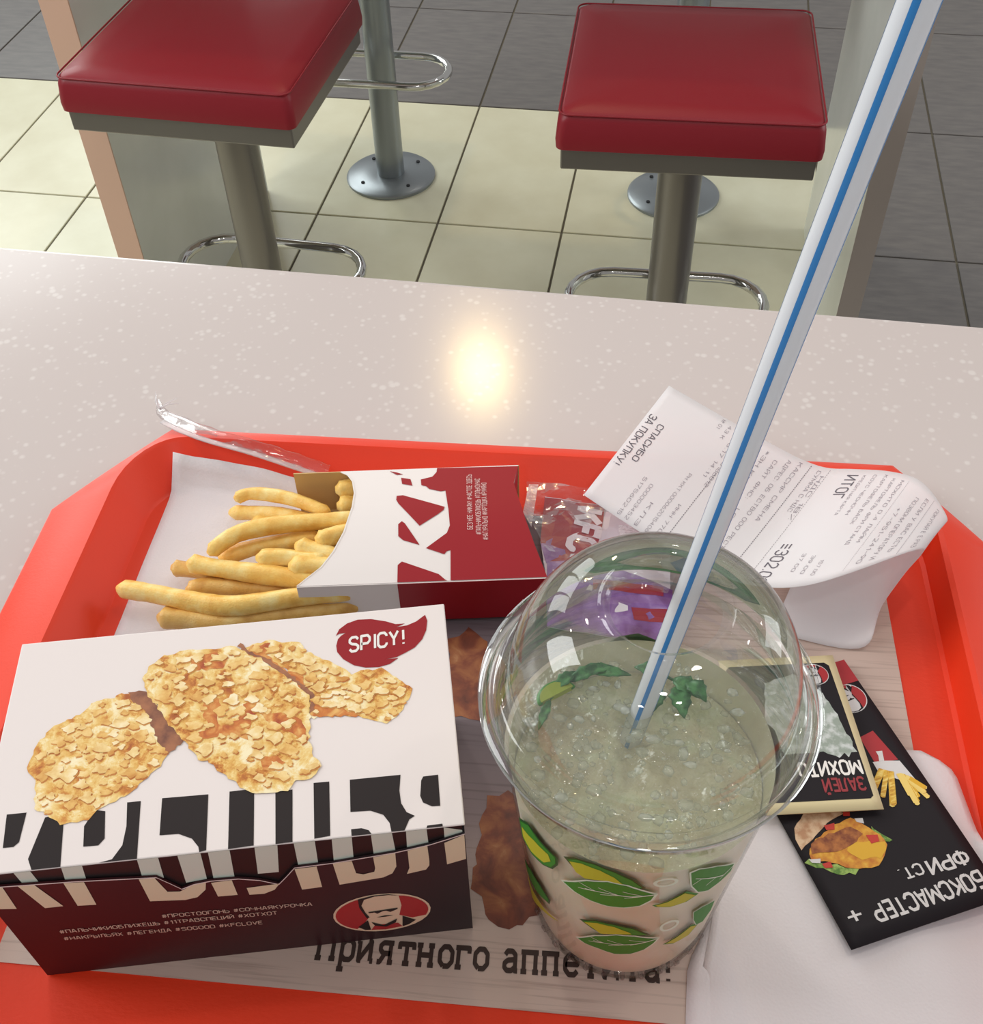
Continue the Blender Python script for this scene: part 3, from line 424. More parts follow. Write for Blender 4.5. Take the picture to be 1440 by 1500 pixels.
def thin(name, rgb, rough, see, glow):
    """thin sheet: diffuse and glossy in front, lets some light and some view through"""
    m = pmat(name, rgb, rough); out = m.node_tree.nodes['Material Output']
    tl = N(m, 'ShaderNodeBsdfTranslucent'); tl.inputs['Color'].default_value = (*lin(rgb), 1)
    tr = N(m, 'ShaderNodeBsdfTransparent')
    a = N(m, 'ShaderNodeMixShader'); a.inputs[0].default_value = glow; b = N(m, 'ShaderNodeMixShader'); b.inputs[0].default_value = see
    L(m, BS(m), 0, a, 1); L(m, tl, 0, a, 2); L(m, a, 0, b, 1); L(m, tr, 0, b, 2); L(m, b, 0, out, 'Surface'); return m
thin('receipt_paper', (246, 243, 245), 0.55, 0.20, 0.25)
pmat('receipt_ink', (92, 86, 96), 0.6)
pmat('faded_ink', (150, 142, 150), 0.6)
pmat('card_white', (216, 212, 212), 0.5)
pmat('card_red', (172, 40, 48), 0.5)
pmat('dull_red_ink', (150, 44, 52), 0.5)
pmat('cream_border', (220, 204, 160), 0.5)
m = pmat('tortilla_print', (206, 164, 128), 0.5); noise_color(m, [(0.4, (188, 140, 104)), (0.6, (222, 190, 156))], 260, 4)
m = pmat('filling_gold', (206, 138, 44), 0.5); noise_color(m, [(0.35, (190, 104, 32)), (0.6, (222, 160, 50)), (0.75, (232, 190, 80))], 260, 5)
m = pmat('filling_brown', (150, 76, 36), 0.5); noise_color(m, [(0.35, (120, 54, 28)), (0.65, (188, 116, 56))], 300, 5)
pmat('cheese_yellow', (224, 172, 44), 0.5)
pmat('tomato_red', (196, 52, 40), 0.5)
m = pmat('lettuce_green', (116, 152, 60), 0.5); noise_color(m, [(0.4, (84, 126, 44)), (0.6, (160, 188, 96))], 400, 4)
m = pmat('fries_print', (224, 178, 62), 0.5); noise_color(m, [(0.36, (196, 136, 40)), (0.52, (226, 182, 70)), (0.68, (244, 218, 130))], 1.0, 3, (240, 900, 1), 0.5)
pmat('fries_light', (240, 208, 116), 0.5)
m = pmat('splash_print', (176, 182, 178), 0.5); noise_color(m, [(0.42, (150, 160, 150)), (0.6, (200, 204, 202))], 300, 5)
pmat('red_wrapper', (150, 24, 44), 0.3)
m = pmat('violet_wrapper', (120, 60, 130), 0.3); noise_color(m, [(0.38, (104, 48, 112)), (0.55, (136, 92, 160)), (0.68, (176, 150, 196))], 60, 4)
pmat('white_wrapper', (226, 218, 226), 0.3)
clear('clear_cup', (253, 254, 253), 0.03, 0.04, 0.5)
clear('clear_lid', (252, 253, 252), 0.02, 0.05, 0.8, haze=0.04, hazecol=(240, 240, 245))
clear('clear_film', (252, 250, 250), 0.08, 0.015, 0.4, haze=0.025, hazecol=(250, 242, 246), wav=0.25, wscale=120)
clear('film_seal', (250, 248, 248), 0.2, 0.03, 0.4, haze=0.45, hazecol=(255, 252, 254), wav=0.4, wscale=500)
clear('ice', (253, 255, 252), 0.02, 0.07, 0.6, haze=0.30, hazecol=(252, 254, 246), wav=0.5, wscale=260)
# cloudy green lemonade
m = pmat('lemonade', (196, 194, 160), 0.06, spec=0.6, sss=0.0)
noise_color(m, [(0.30, (204, 192, 160)), (0.42, (224, 212, 180)), (0.53, (236, 230, 198)), (0.62, (234, 238, 204)), (0.74, (250, 252, 238))], 60, 7, dist=0.6)
bump(m, 420, 0.75, 0.002, 3)
clear('liquid_top', (253, 254, 249), 0.04, 0.05, 0.5, haze=0.20, hazecol=(240, 242, 216), wav=0.55, wscale=330)
m = pmat('lemonade_side', (204, 196, 170), 0.3, spec=0.4, sss=0.5)
BS(m).inputs['Subsurface Scale'].default_value = 2.0
noise_color(m, [(0.35, (232, 222, 194)), (0.6, (238, 232, 206)), (0.75, (242, 240, 220))], 40, 4)
m = pmat('mint', (44, 106, 52), 0.35, sss=0.0); noise_color(m, [(0.4, (30, 84, 40)), (0.6, (70, 132, 70))], 300, 3)
pmat('lime_flesh', (150, 164, 52), 0.35)
pmat('leaf_green', (60, 134, 48), 0.5, spec=0.2); pmat('leaf_dark', (34, 84, 40), 0.4); pmat('lime_yellow', (186, 184, 52), 0.5, spec=0.2); pmat('leaf_white', (214, 228, 206), 0.4)
thin('straw_white', (250, 252, 254), 0.25, 0.0, 0.5)
pmat('straw_blue', (44, 130, 200), 0.35)
# ------------------------------------------------------------------ floor
T = 0.3
floor = add('floor', MB().box(-3.6, 2.4, -0.6, 5.3, -0.04, -0.004), MATS['grout'])
floor['kind'] = 'structure'
def tile_mesh(w, d):
    mb = MB(); mb.box(-w/2, w/2, -d/2, d/2, -0.012, 0.0)
    me = mb.mesh('tile'); bm = bmesh.new(); bm.from_mesh(me)
    bmesh.ops.bevel(bm, geom=[e for e in bm.edges if all(v.co.z > -0.001 for v in e.verts)], offset=0.0012, segments=1, affect='EDGES')
    bm.to_mesh(me); bm.free(); return me
ROWS = [0.526, 1.116, 1.706, 2.297, 2.879, 3.482, 4.08, 4.68]
tmesh = {}
for r in range(len(ROWS)-1):
    y0, y1 = ROWS[r], ROWS[r+1]; d = y1-y0-0.0055
    for k in range(-6, 13):
        x0 = (k-4.848)*T
        cream = y1 < 2.9 and x0+T < 0.36
        key = (cream, round(d, 4))
        if key not in tmesh:
            tmesh[key] = tile_mesh(T-0.0055, d)
            tmesh[key].materials.append(MATS['cream_tile' if cream else 'grey_tile'])
        link('tile', tmesh[key], None, floor, (x0+T/2, (y0+y1)/2, 0))

# ------------------------------------------------------------------ the two high tables
t = thing('bar_table', 'white speckled stone bar table carrying the orange-red tray', 'table', (0, 0.13, 0))
add('tabletop', MB().box(-1.6, 1.6, -0.4, 0.3988, 1.08, ZT), MATS['speckled_stone'], t, bev=0.004, seg=3)
for x in (-1.25, 1.25):
    add('leg', MB().box(x-0.025, x+0.025, -0.3, 0.3, 0, 1.08), MATS['grey_laminate'], t)
t = thing('panel_leg_table', 'high table on two grey panel legs, standing behind the red bar stools', 'table', (-0.345, 2.05, 0))
add('tabletop', MB().box(-0.80, 0.80, -0.35, 0.35, 1.06, 1.10), MATS['speckled_stone'], t, bev=0.004)
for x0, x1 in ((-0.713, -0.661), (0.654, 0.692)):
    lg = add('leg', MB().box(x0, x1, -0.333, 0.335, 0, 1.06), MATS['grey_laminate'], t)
    add('edge_strip', MB().box(x0, x1, -0.336, -0.333, 0, 1.06), MATS['beige_edge' if x0 < 0 else 'shaded_beige_edge'], lg)

# ------------------------------------------------------------------ bar stools
def stadium(a, b, n=10):
    out = []
    for i in range(n+1):
        q = math.pi*(-0.5+i/n); out.append((a+b*math.cos(q), b*math.sin(q)))
    for i in range(n+1):
        q = math.pi*(0.5+i/n); out.append((-a+b*math.cos(q), b*math.sin(q)))
    return out
def make_stool(steel):
    t = thing('bar_stool', '', 'stool', group='red bar stools')
    mb = MB()
    def sq(h, r, z, n=8):
        return [(sx*(h-r)+r*math.cos(R(a0+90*i/n)), sy*(h-r)+r*math.sin(R(a0+90*i/n)), z) for sx, sy, a0 in ((1,1,0),(-1,1,90),(-1,-1,180),(1,-1,270)) for i in range(n+1)]
    rings = [sq(0.174, 0.010, 0.7005), sq(0.1815, 0.012, 0.703), sq(0.1825, 0.013, 0.715), sq(0.1800, 0.015, 0.742), sq(0.1775, 0.017, 0.751), sq(0.172, 0.018, 0.7555), sq(0.14, 0.02, 0.758), sq(0.07, 0.02, 0.7605)]
    mb.loft(rings, True, True, True)
    c = add('cushion', mb, MATS['red_leather'], t, smooth=True, auto=50)
    pr = [(x, y, 0.7535) for x, y, _ in sq(0.1785, 0.016, 0)]
    add('piping', MB().tube(pr, 0.0014, 6, closed=True), MATS['red_leather'], c, smooth=True)
    add('seat_plate', MB().box(-0.1745, 0.1745, -0.1745, 0.1745, 0.670, 0.7005), steel, t, bev=0.002)
    add('pole', MB().lathe([(0.0345, 0.010), (0.0345, 0.670)], 32), steel, t, smooth=True)
    bp = add('base_plate', MB().lathe([(0.112, 0), (0.112, 0.006), (0.106, 0.011), (0.036, 0.013), (0.0345, 0.013)], 40, cap0=True), MATS['grey_paint_steel'], t, smooth=True, auto=40)
    for k in range(4):
        a = R(45+90*k)
        add('screw', MB().lathe([(0.005, 0.0115), (0.0045, 0.0145)], 10, (0.082*math.cos(a), 0.082*math.sin(a)), cap1=True), MATS['dark_screw'], bp)
    ring = [(x, 0.04+y, 0.30) for x, y in stadium(0.095, 0.076, 10)]
    add('foot_ring', MB().tube(ring, 0.0095, 10, closed=True), MATS['chrome'], t, smooth=True)
    return t
s0 = make_stool(MATS['brushed_steel'])
s0['label'] = 'red square bar stool seen whole, in front of the straw'
s0.location = (0.005, 1.612, 0); s0.rotation_euler = (0, 0, R(2))
copy_tree(s0, (-0.722, 1.618, 0), R(-2), 'red square bar stool cut by the upper photo edge, beside the beige table leg')
s2 = make_stool(MATS['grey_paint_steel'])
s2['label'] = 'bar stool showing only pole, foot ring and floor plate, between the red seats'
s2.location = (-0.714, 2.491, 0); s2.rotation_euler = (0, 0, R(180))
copy_tree(s2, (-0.004, 2.494, 0), R(180), 'bar stool hidden behind the whole red seat, its round floor plate showing')
# ------------------------------------------------------------------ tray
def ring_pts(hx, hy, cx, cy, z, n=9, soft=0.0):
    out = []
    for sx, sy, flip in ((1, 1, 0), (-1, 1, 1), (-1, -1, 0), (1, -1, 1)):
        seg = []
        for i in range(n):
            t = i/(n-1)
            a = (1-t, t)                                     # chamfer
            b = (math.cos(t*math.pi/2), math.sin(t*math.pi/2))  # round
            fx = a[0]*(1-soft)+b[0]*soft; fy = a[1]*(1-soft)+b[1]*soft
            seg.append((sx*(hx-cx+cx*fx), sy*(hy-cy+cy*fy), z))
        if flip: seg.reverse()
        out += seg
    return out
tray_loc = (DATA['tray_center'][0], DATA['tray_center'][1], ZT)
TA = R(4.0)
tray = thing('serving_tray', 'orange-red plastic serving tray with chamfered corners on the speckled table', 'tray', tray_loc, TA)
rings = [ring_pts(0.150, 0.105, 0.03, 0.03, 0.0008, soft=1), ring_pts(0.1735, 0.127, 0.022, 0.026, 0.0008, soft=1), ring_pts(0.1850, 0.1415, 0.027, 0.036, 0.0165, soft=1), ring_pts(0.2095, 0.1515, 0.040, 0.057, 0.0105, soft=0.06),
         ring_pts(0.2112, 0.1535, 0.040, 0.057, 0.0115, soft=0.06), ring_pts(0.2114, 0.1537, 0.040, 0.057, 0.0140, soft=0.06), ring_pts(0.2100, 0.1525, 0.040, 0.057, 0.0152, soft=0.06),
         ring_pts(0.1880, 0.1440, 0.030, 0.042, 0.0202, soft=0.8), ring_pts(0.1845, 0.1418, 0.026, 0.036, 0.0208, soft=1), ring_pts(0.1825, 0.1400, 0.025, 0.034, 0.0197, soft=1), ring_pts(0.1730, 0.1275, 0.021, 0.026, 0.0046, soft=1), ring_pts(0.1712, 0.1255, 0.020, 0.024, 0.0036, soft=1)]
for i, dx in ((1, 0.0065), (2, 0.0015), (-2, 0.0072), (-1, 0.0072)):      # the right inner wall is the steeper one
    rings[i] = [(x+dx*max(0.0, min(1.0, x/0.15)), y, z) for x, y, z in rings[i]]
add('rim', MB().loft(rings[2:], True), MATS['tray_plastic'], tray, smooth=True, auto=28)
add('base', MB().loft([rings[2], rings[1], rings[0]], True, cap1=True), MATS['tray_plastic'], tray, smooth=True, auto=30)
add('tray_floor', MB().loft([rings[-1], ring_pts(0.12, 0.08, 0.03, 0.03, 0.0035, soft=1)], True, cap1=True), MATS['tray_floor_plastic'], tray)

def on_tray(u, v):   # tray millimetres -> world xy
    c, s = math.cos(TA), math.sin(TA)
    return (tray_loc[0]+(u*c-v*s)*0.001, tray_loc[1]+(u*s+v*c)*0.001)

# printed paper mat
mat_o = thing('paper_tray_mat', 'printed wood-look paper mat with fried chicken picture lying in the tray', 'paper mat', (tray_loc[0], tray_loc[1], ZB+0.0002), TA)
add('sheet', MB().box(-0.161, 0.161, -0.1014, 0.119, 0, 0.0003), MATS['wood_print'], mat_o)
flat = lambda z: (lambda u, v: (u, v, z))
for nm in ('mat_blob1', 'mat_blob2'):
    sheet('chicken_picture', [jag(mm(DATA[nm]), 0.003, 0.0012)], flat(0.00042), MATS['chicken_dark_print'], mat_o)
tx, w = strokes('Приятного аппетита!', 0.0098, 1.0, 1.12, font=GS, gap=1.7)
k = 0.1180/w; a = math.atan2(2.6, 120.3)
tx = [[(-0.0508+(x*k*math.cos(a)-y*math.sin(a)), -0.0904+(x*k*math.sin(a)+y*math.cos(a))) for x, y in q] for q in tx]
sheet('lettering', [], flat(0.00046), MATS['brown_ink'], mat_o, raw=tx)

# napkins follow the tray: its floor, then up the sloping inner wall
def tray_z(u, v, lift=0.0):
    hx, hy, r = (0.1712 if u < 0 else 0.1784), 0.1255, 0.021
    qx, qy = abs(u)-(hx-r), abs(v)-(hy-r); ax, ay = max(qx, 0), max(qy, 0)
    l = math.hypot(ax, ay); d = l+min(max(qx, qy), 0)-r+0.001
    if d <= 0: return lift
    ny = ay/(l or 1); return lift+d*((1.55 if u < 0 else 3.2)*(1-ny)+1.18*ny)
# napkins
def napkin(name, label, corner_fn, nu, nv, grp=None):
    t = thing(name, label, 'napkin', (tray_loc[0], tray_loc[1], ZB), TA)
    return t
n1 = napkin('paper_napkin', 'flat white paper napkin under the french fries', None, 0, 0)
def nap1(s, q):
    u = -0.1640+0.1320*s; v = 0.1320-0.125*q
    v += 0.001*max(0, 1-abs(s-0.02)*9) - 0.004*s*(1-q) + 0.0015*math.sin(s*9)*(1-q)
    z = 0.0012 + 0.0004*math.sin(u*70+v*50)*math.sin(v*60)
    z += 0.0010*max(0, 1-q*6)*math.sin(s*14)**2
    return (u, v, max(z, 0.0008)+tray_z(u, v))
add('sheet', MB().grid(30, 30, nap1), MATS['napkin_paper'], n1, smooth=True, solid=0.0004)
n2 = napkin('paper_napkin', 'folded embossed white napkin under the food coupons', None, 0, 0)
def nap2(off, dz):
    def f(s, q):
        # q 0 = far edge, 1 = near edge; s 0 = left edge, 1 = right edge
        v = 0.0065-0.128*q
        K_ = ((-0.13, 0.0775), (-0.102, 0.0765), (-0.082, 0.0775), (-0.070, 0.0810), (-0.058, 0.0835), (-0.045, 0.0845), (-0.02, 0.088), (0.01, 0.0885))
        L_ = next(a[1]+(b[1]-a[1])*(v-a[0])/(b[0]-a[0]) for a, b in zip(K_, K_[1:]) if a[0] <= v <= b[0])
        Rr = 0.173+0.006*min(1, q*3)
        if q < 0.08: Rr -= 0.010*(1-q/0.08)**2
        u = L_+(Rr-L_)*s+off*max(0.0, min(1.0, (-0.062-v)/0.02))
        z = 0.0008+0.0035*math.sin(math.pi*min(1, s*1.02))**0.5*min(1, q*6)+0.0006*math.sin(u*160+v*50)
        if s < 0.06: z *= 0.5+0.5*s/0.06
        z = max(z, 0.0010)+tray_z(u, v)
        return (u, v, z+dz)
    return f
add('lower_ply', MB().grid(24, 24, nap2(-0.004, 0.0)), MATS['napkin_paper'], n2, smooth=True, solid=0.0004)
add('upper_ply', MB().grid(36, 36, nap2(0.001, 0.0012)), MATS['napkin_paper'], n2, smooth=True, solid=0.0005)
# ------------------------------------------------------------------ chicken box
HB = 0.0725; BW = 0.144; BD = 0.084
box = thing('chicken_box', 'black and white cardboard fried chicken box with big white letters', 'food box', (-0.1805, 0.1172, ZB+0.0006), R(15.486))
edge = mm(DATA['front_edge'])
edge = [(0.0, 0.0668)] + edge[1:-1] + [(BW, 0.0688)]
fr = [(0, 0), (BW, 0)] + [(x, z) for x, z in reversed(edge)]
def wall_poly(name, pts, v0, v1, m, parent):
    mb = MB(); mb.prism(pts, v0, v1); mb.v = [(a, c, b) for a, b, c in mb.v]
    return add(name, mb, m, parent)
fp = wall_poly('front_panel', fr, -0.0004, 0.0002, MATS['dark_box_print'], box)
fm = lambda u, v: (u, -0.00055, v)
sheet('lettering', [[(max(0.0, min(BW, x)), y) for x, y in mm(p)] for p in DATA['front_cream']], fm, MATS['cream_print'], fp)
cut = []
for i in range(len(edge)-1):
    (x0, y0), (x1, y1) = edge[i], edge[i+1]
    cut.append([(x0, y0-0.00045), (x1, y1-0.00045), (x1, y1+0.0001), (x0, y0+0.0001)])
sheet('cut_edge', [], fm, MATS['white_card'], fp, raw=cut)
h = [(a*0.001, b*0.001+(0.0009 if i < 2 else 0)) for i, (a, b) in enumerate(DATA['hash'])]
tx = line('#ПРОСТООГОНЬ #СОЧНАЯКУРОЧКА', *h[0], *h[1], 0.0023, 1.0) + line('#ПАЛЬЧИКИОБЛИЖЕШЬ #11ТРАВСПЕЦИЙ #ХОТХОТ', *h[2], *h[3], 0.0023, 1.0) + line('#НАКРЫЛЬЯХ #ЛЕГЕНДА #SOGOOD #KFCLOVE', *h[4], *h[5], 0.0023, 1.0)
sheet('hashtags', [], fm, MATS['hash_ink'], fp, raw=tx)
def emblem(parent, cx, cy, a, b, mp, lift, white, red, dark):
    """oval emblem: red field, pale bust with dark tie and striped apron"""
    f0 = lambda u, v: mp(u, v, lift); f1 = lambda u, v: mp(u, v, lift*1.6); f2 = lambda u, v: mp(u, v, lift*2.2)
    e = sheet('emblem', [ellipse(cx, cy, a, b)], f0, white, parent)
    P = lambda pts: [(cx+x*a, cy+y*b) for x, y in pts]
    L1 = [(-0.42, 0.82)]+[(0.95*math.cos(R(t)), 0.93*math.sin(R(t))) for t in range(120, 236, 8)]+[(-0.45, -0.55), (-0.30, -0.2), (-0.42, 0.3)]
    R1 = [(0.40, 0.82), (0.42, 0.3), (0.34, -0.2), (0.6, -0.42)]+[(0.95*math.cos(R(t)), 0.93*math.sin(R(t))) for t in range(-22, 64, 8)]
    Ap = [(-0.2, -0.62), (0.28, -0.62), (0.36, -0.84), (0.0, -0.92), (-0.3, -0.86)]
    sheet('emblem_field', [P(L1), P(R1), P(Ap)], f1, red, parent)
    D1 = [(-0.42, 0.85), (-0.1, 0.96), (0.2, 0.95), (0.42, 0.82), (0.2, 0.91), (-0.08, 0.91), (-0.30, 0.80), (-0.38, 0.5), (-0.33, 0.1), (-0.27, -0.15), (-0.33, -0.2), (-0.43, 0.4)]
    D2 = [(-0.27, 0.13), (0.33, 0.20), (0.33, 0.14), (0.17, 0.02), (0.09, 0.11), (0.02, 0.10), (-0.10, 0.00), (-0.15, 0.08), (-0.27, 0.07)]
    D3 = [(-0.14, -0.20), (0.04, -0.14), (0.22, -0.18), (0.05, -0.21)]
    D4 = [(-0.26, -0.42), (-0.02, -0.66), (0.28, -0.38), (0.24, -0.58), (0.02, -0.76), (-0.2, -0.64)]
    D5 = [(-0.55, -0.62), (-0.32, -0.3), (-0.3, -0.84), (-0.42, -0.82)]
    D6 = [(0.4, -0.26), (0.66, -0.56), (0.5, -0.76), (0.36, -0.84)]
    sheet('emblem_lines', [P(q) for q in (D1, D2, D3, D4, D5, D6)], f2, dark, parent)
em = DATA['emblem']
emblem(fp, em[0][0]*0.001, em[0][1]*0.001, 0.0160, 0.0142, lambda u, v, l: (u, -0.0004-l, v), 0.00012, MATS['cream_print'], MATS['emblem_red'], MATS['black_print'])
add('side_panel', MB().box(0, 0.0005, 0.0003, BD, 0, 0.068), MATS['black_card'], box)
add('side_panel', MB().box(BW-0.0005, BW, 0.0003, BD, 0, 0.068), MATS['black_card'], box)
add('back_panel', MB().box(0.0006, BW-0.0006, BD-0.0005, BD, 0, 0.068), MATS['black_card'], box)
add('bottom_panel', MB().box(0.0006, BW-0.0006, 0.0003, BD-0.0006, 0, 0.0005), MATS['white_card'], box)
lid = add('lid', MB().box(-0.0003, BW+0.0003, 0.0005, BD+0.0006, HB-0.0008, HB), MATS['white_card'], box, bev=0.0004)
lt = lambda l: (lambda u, v: (u, max(v, 0.0006), HB+l))
sheet('lettering', [mm(p) for p in DATA['top_black']], lt(0.0001), MATS['black_print'], lid)
for nm, m1 in (('chick3', 'chicken_print'), ('chick1', 'chicken_print')):
    sheet('chicken_picture', [jag(mm(DATA[nm]), 0.0013, 0.0005)], lt(0.00016 if nm == 'chick3' else 0.00020), MATS[m1], lid)
for p in DATA['chick3_red']: sheet('chicken_picture', [jag(mm(p), 0.0012, 0.0005)], lt(0.00024), MATS['chicken_red_print'], lid)
sheet('chicken_picture', [jag(mm(DATA['chick1_shade']), 0.0012, 0.0005)], lt(0.00027), MATS['chicken_shadow_print'], lid)
c2p = mm(DATA['chick2']); edge2 = c2p[7:15]
sheet('chicken_picture', [jag(edge2+[(x+0.0014, y+0.0006) for x, y in reversed(edge2)], 0.0010, 0.0005)], lt(0.00029), MATS['chicken_shadow_print'], lid)
sheet('chicken_picture', [jag(c2p, 0.0013, 0.0005)], lt(0.00032), MATS['chicken_print'], lid)
for p in DATA['chick2_red']: sheet('chicken_picture', [jag(mm(p), 0.0012, 0.0006)], lt(0.00038), MATS['chicken_red_print'], lid)
def inside(x, y, P):
    c = False
    for i in range(len(P)):
        (x0, y0), (x1, y1) = P[i-1], P[i]
        if (y0 > y) != (y1 > y) and x < (x1-x0)*(y-y0)/(y1-y0)+x0: c = not c
    return c
rnd = random.Random(11)
for nm, base, cnt in (('chick1', 0.00023, 70), ('chick2', 0.00041, 90), ('chick3', 0.00026, 50)):
    P = mm(DATA[nm]); xs = [p[0] for p in P]; ys = [p[1] for p in P]; crumbs = {0: [], 1: [], 2: []}; spots = []
    shade = mm(DATA['chick1_shade']); tries = 0
    while len(spots) < cnt and tries < 4000:
        tries += 1
        x, y = rnd.uniform(min(xs), max(xs)), rnd.uniform(min(ys), max(ys)); r = rnd.uniform(0.0011, 0.0034)
        if not all(inside(x+r*a, y+r*b, P) for a, b in ((1, 0), (-1, 0), (0, 1), (0, -1))): continue
        if nm != 'chick2' and (inside(x, y, c2p) or inside(x+r, y, c2p) or inside(x-r, y, c2p)): continue
        if nm == 'chick1' and inside(x, y, shade): continue
        if any((x-a)**2+(y-b)**2 < (0.66*(r+q))**2 for a, b, q in spots): continue
        spots.append((x, y, r)); ph = rnd.uniform(0, 6.28)
        blob = [(x+r*(0.8+0.28*math.sin(3*t+ph)+rnd.uniform(-0.16, 0.16))*math.cos(t), y+r*0.75*(0.8+0.28*math.sin(2*t+ph)+rnd.uniform(-0.16, 0.16))*math.sin(t)) for t in [2*math.pi*i/18 for i in range(18)]]
        crumbs[0].append([(a+0.00022, b-0.00048) for a, b in blob]); crumbs[1 if rnd.random() < 0.5 else 2].append(blob)
    for k, mname in ((0, 'chicken_crevice_print'), (2, 'chicken_crumb_gold'), (1, 'chicken_crumb_pale')):
        o_ = sheet('crumb_print', [], lt(base+(0, 0.00010, 0.00005)[k]), MATS[mname], lid, raw=crumbs[k]); o_['kind'] = 'stuff'
sheet('flame_badge', [mm(DATA['flame'])], lt(0.00014), MATS['flame_red'], lid)
sp = mm(DATA['spicy'])
sheet('badge_lettering', [], lt(0.00022), MATS['white_card_print'], lid, raw=line('SPICY!', *sp[0], *sp[1], 0.0058, 1.1, 0.12))
fl = add('front_flap', MB().box(0.0006, BW-0.0006, 0.0005, 0.0010, 0.030, HB-0.0004), MATS['black_print'], lid)
sheet('flap_lettering', [[(max(0.0007, min(BW-0.0007, x)), min(HB-(HB-z)*1.28, HB-0.0002)) for x, z in mm(p)] for p in DATA['flap_white']], lambda u, v: (u, 0.00036, v), MATS['mint_white_print'], lid)
# ------------------------------------------------------------------ fries carton and fries
CA_LOC = (-0.1348, 0.2726, ZB+0.0025); CA_ANG = R(11.2)
CZ = 0.0243                      # height of the printed face above the carton's back
carton = thing('fries_carton', 'red and white cardboard carton spilling french fries', 'fries carton', CA_LOC, CA_ANG)
def cbulge(v):
    t = max(0.0, min(1.0, v/0.0655)); return CZ + 0.0022*math.sin(math.pi*t)
mouth = [(0.0003, 0.0)]+mm(DATA['carton_mouth'])[1:]
right = mm(DATA['carton_right'])
face = [(0.0005, 0.0)]+[(max(0.0005, x), y) for x, y in mouth[1:]]+[(0.0138, 0.0655)]+[(right[0][0], 0.0655)]+right[1:-1]+[(0.1018, 0.0)]
cm = lambda l: (lambda u, v: (u, max(0.0, min(v, 0.0655)), cbulge(v)+l))
fp = sheet('front_panel', [face], cm(0.0), MATS['carton_white'], carton, dv=0.006)
md = fp.modifiers.new('Solidify', 'SOLIDIFY'); md.thickness = 0.0004; md.offset = 0
sheet('red_print', [[(x, min(0.0655, max(0.0, y))) for x, y in mm(p)] for p in DATA['carton_red']], cm(0.0004), MATS['carton_red'], fp, dv=0.003)
# small print reading towards the far side
def rot90(polys, ox, oy): return [[(ox-y, oy+x) for x, y in p] for p in polys]
tx = []
ct = mm(DATA['carton_text'])
for k, (s, o) in enumerate((('БЕЗ НЕЕ НИКАК! #ЧАСТОЕ ЗДЕСЬ', 0.0), ('#ПАЛЬЧИКИОБЛИЖЕШЬ #ТОЛЬКОУНАС', 0.0036), ('#НАТУРАЛЬНО #КАРТОШКА #РУМЯНО', 0.0064))):
    q, w = strokes(s, 0.0021, 1.0, 0.95)
    f = 0.034/w
    tx += rot90([[(x*f, y) for x, y in p] for p in q], ct[0][0]+0.0012+o, ct[0][1]-0.001+k*-0.003+0.004)
sheet('small_print', [], cm(0.00055), MATS['pale_pink_ink'], fp, raw=tx)
# cut edge of the mouth, pale
ce = []
for i in range(len(mouth)-1):
    ce.append([(mouth[i][0]-0.0004, mouth[i][1]), (mouth[i+1][0]-0.0004, mouth[i+1][1]), (mouth[i+1][0]+0.0002, mouth[i+1][1]), (mouth[i][0]+0.0002, mouth[i][1])])
sheet('mouth_edge', [], cm(0.0004), MATS['white_card_print'], fp, raw=ce)
add('back_panel', MB().box(-0.0074, 0.094, 0.0005, 0.065, 0, 0.0005), MATS['kraft_inside'], carton)
add('far_side_panel', MB().box(-0.0074, 0.0935, 0.0653, 0.0658, 0, CZ-0.0001), MATS['kraft_inside'], carton)
ns = add('near_side_panel', MB().box(0, 0.1018, -0.0005, 0.0, 0, CZ), MATS['carton_white'], carton)
bx = mm(DATA['carton_red'][0])[0][0]
add('red_print', MB().box(bx, 0.1018, -0.00065, -0.0005, 0, CZ), MATS['carton_red'], ns)
rc = catmull([(x, y, 0) for x, y in right], 4)
mb = MB(); mb.loft([[(p.x-0.0006, p.y, 0.0005) for p in rc], [(p.x-0.0003, p.y, cbulge(p.y)-0.0004) for p in rc]], closed=False)
add('end_panel', mb, MATS['carton_red'], carton, smooth=True, solid=0.0004)

def fry_mesh(path, rad, seed):
    rnd = random.Random(seed)
    P = catmull(path, 6); n = len(P); rads = []
    ph = rnd.uniform(0, 6)
    for i, p in enumerate(P):
        t = i/(n-1); e = min(1.0, 0.62+min(t, 1-t)*9)
        rads.append(rad*e*(1+0.07*math.sin(t*9+ph)+rnd.uniform(-0.03, 0.03)))
    tw = rnd.uniform(-0.5, 0.5)
    def shp(c, s, i):
        q = (abs(c)**4+abs(s)**4)**-0.25; a = tw+0.3*i/n
        c2, s2 = c*q*0.93, s*q*0.93
        return c2*math.cos(a)-s2*math.sin(a), c2*math.sin(a)+s2*math.cos(a)
    e0 = P[0]-(P[1]-P[0]).normalized()*rad*0.3; e1 = P[-1]+(P[-1]-P[-2]).normalized()*rad*0.3
    return MB().tube([e0]+P+[e1], [rads[0]*0.6]+rads+[rads[-1]*0.6], 12, shape=shp)
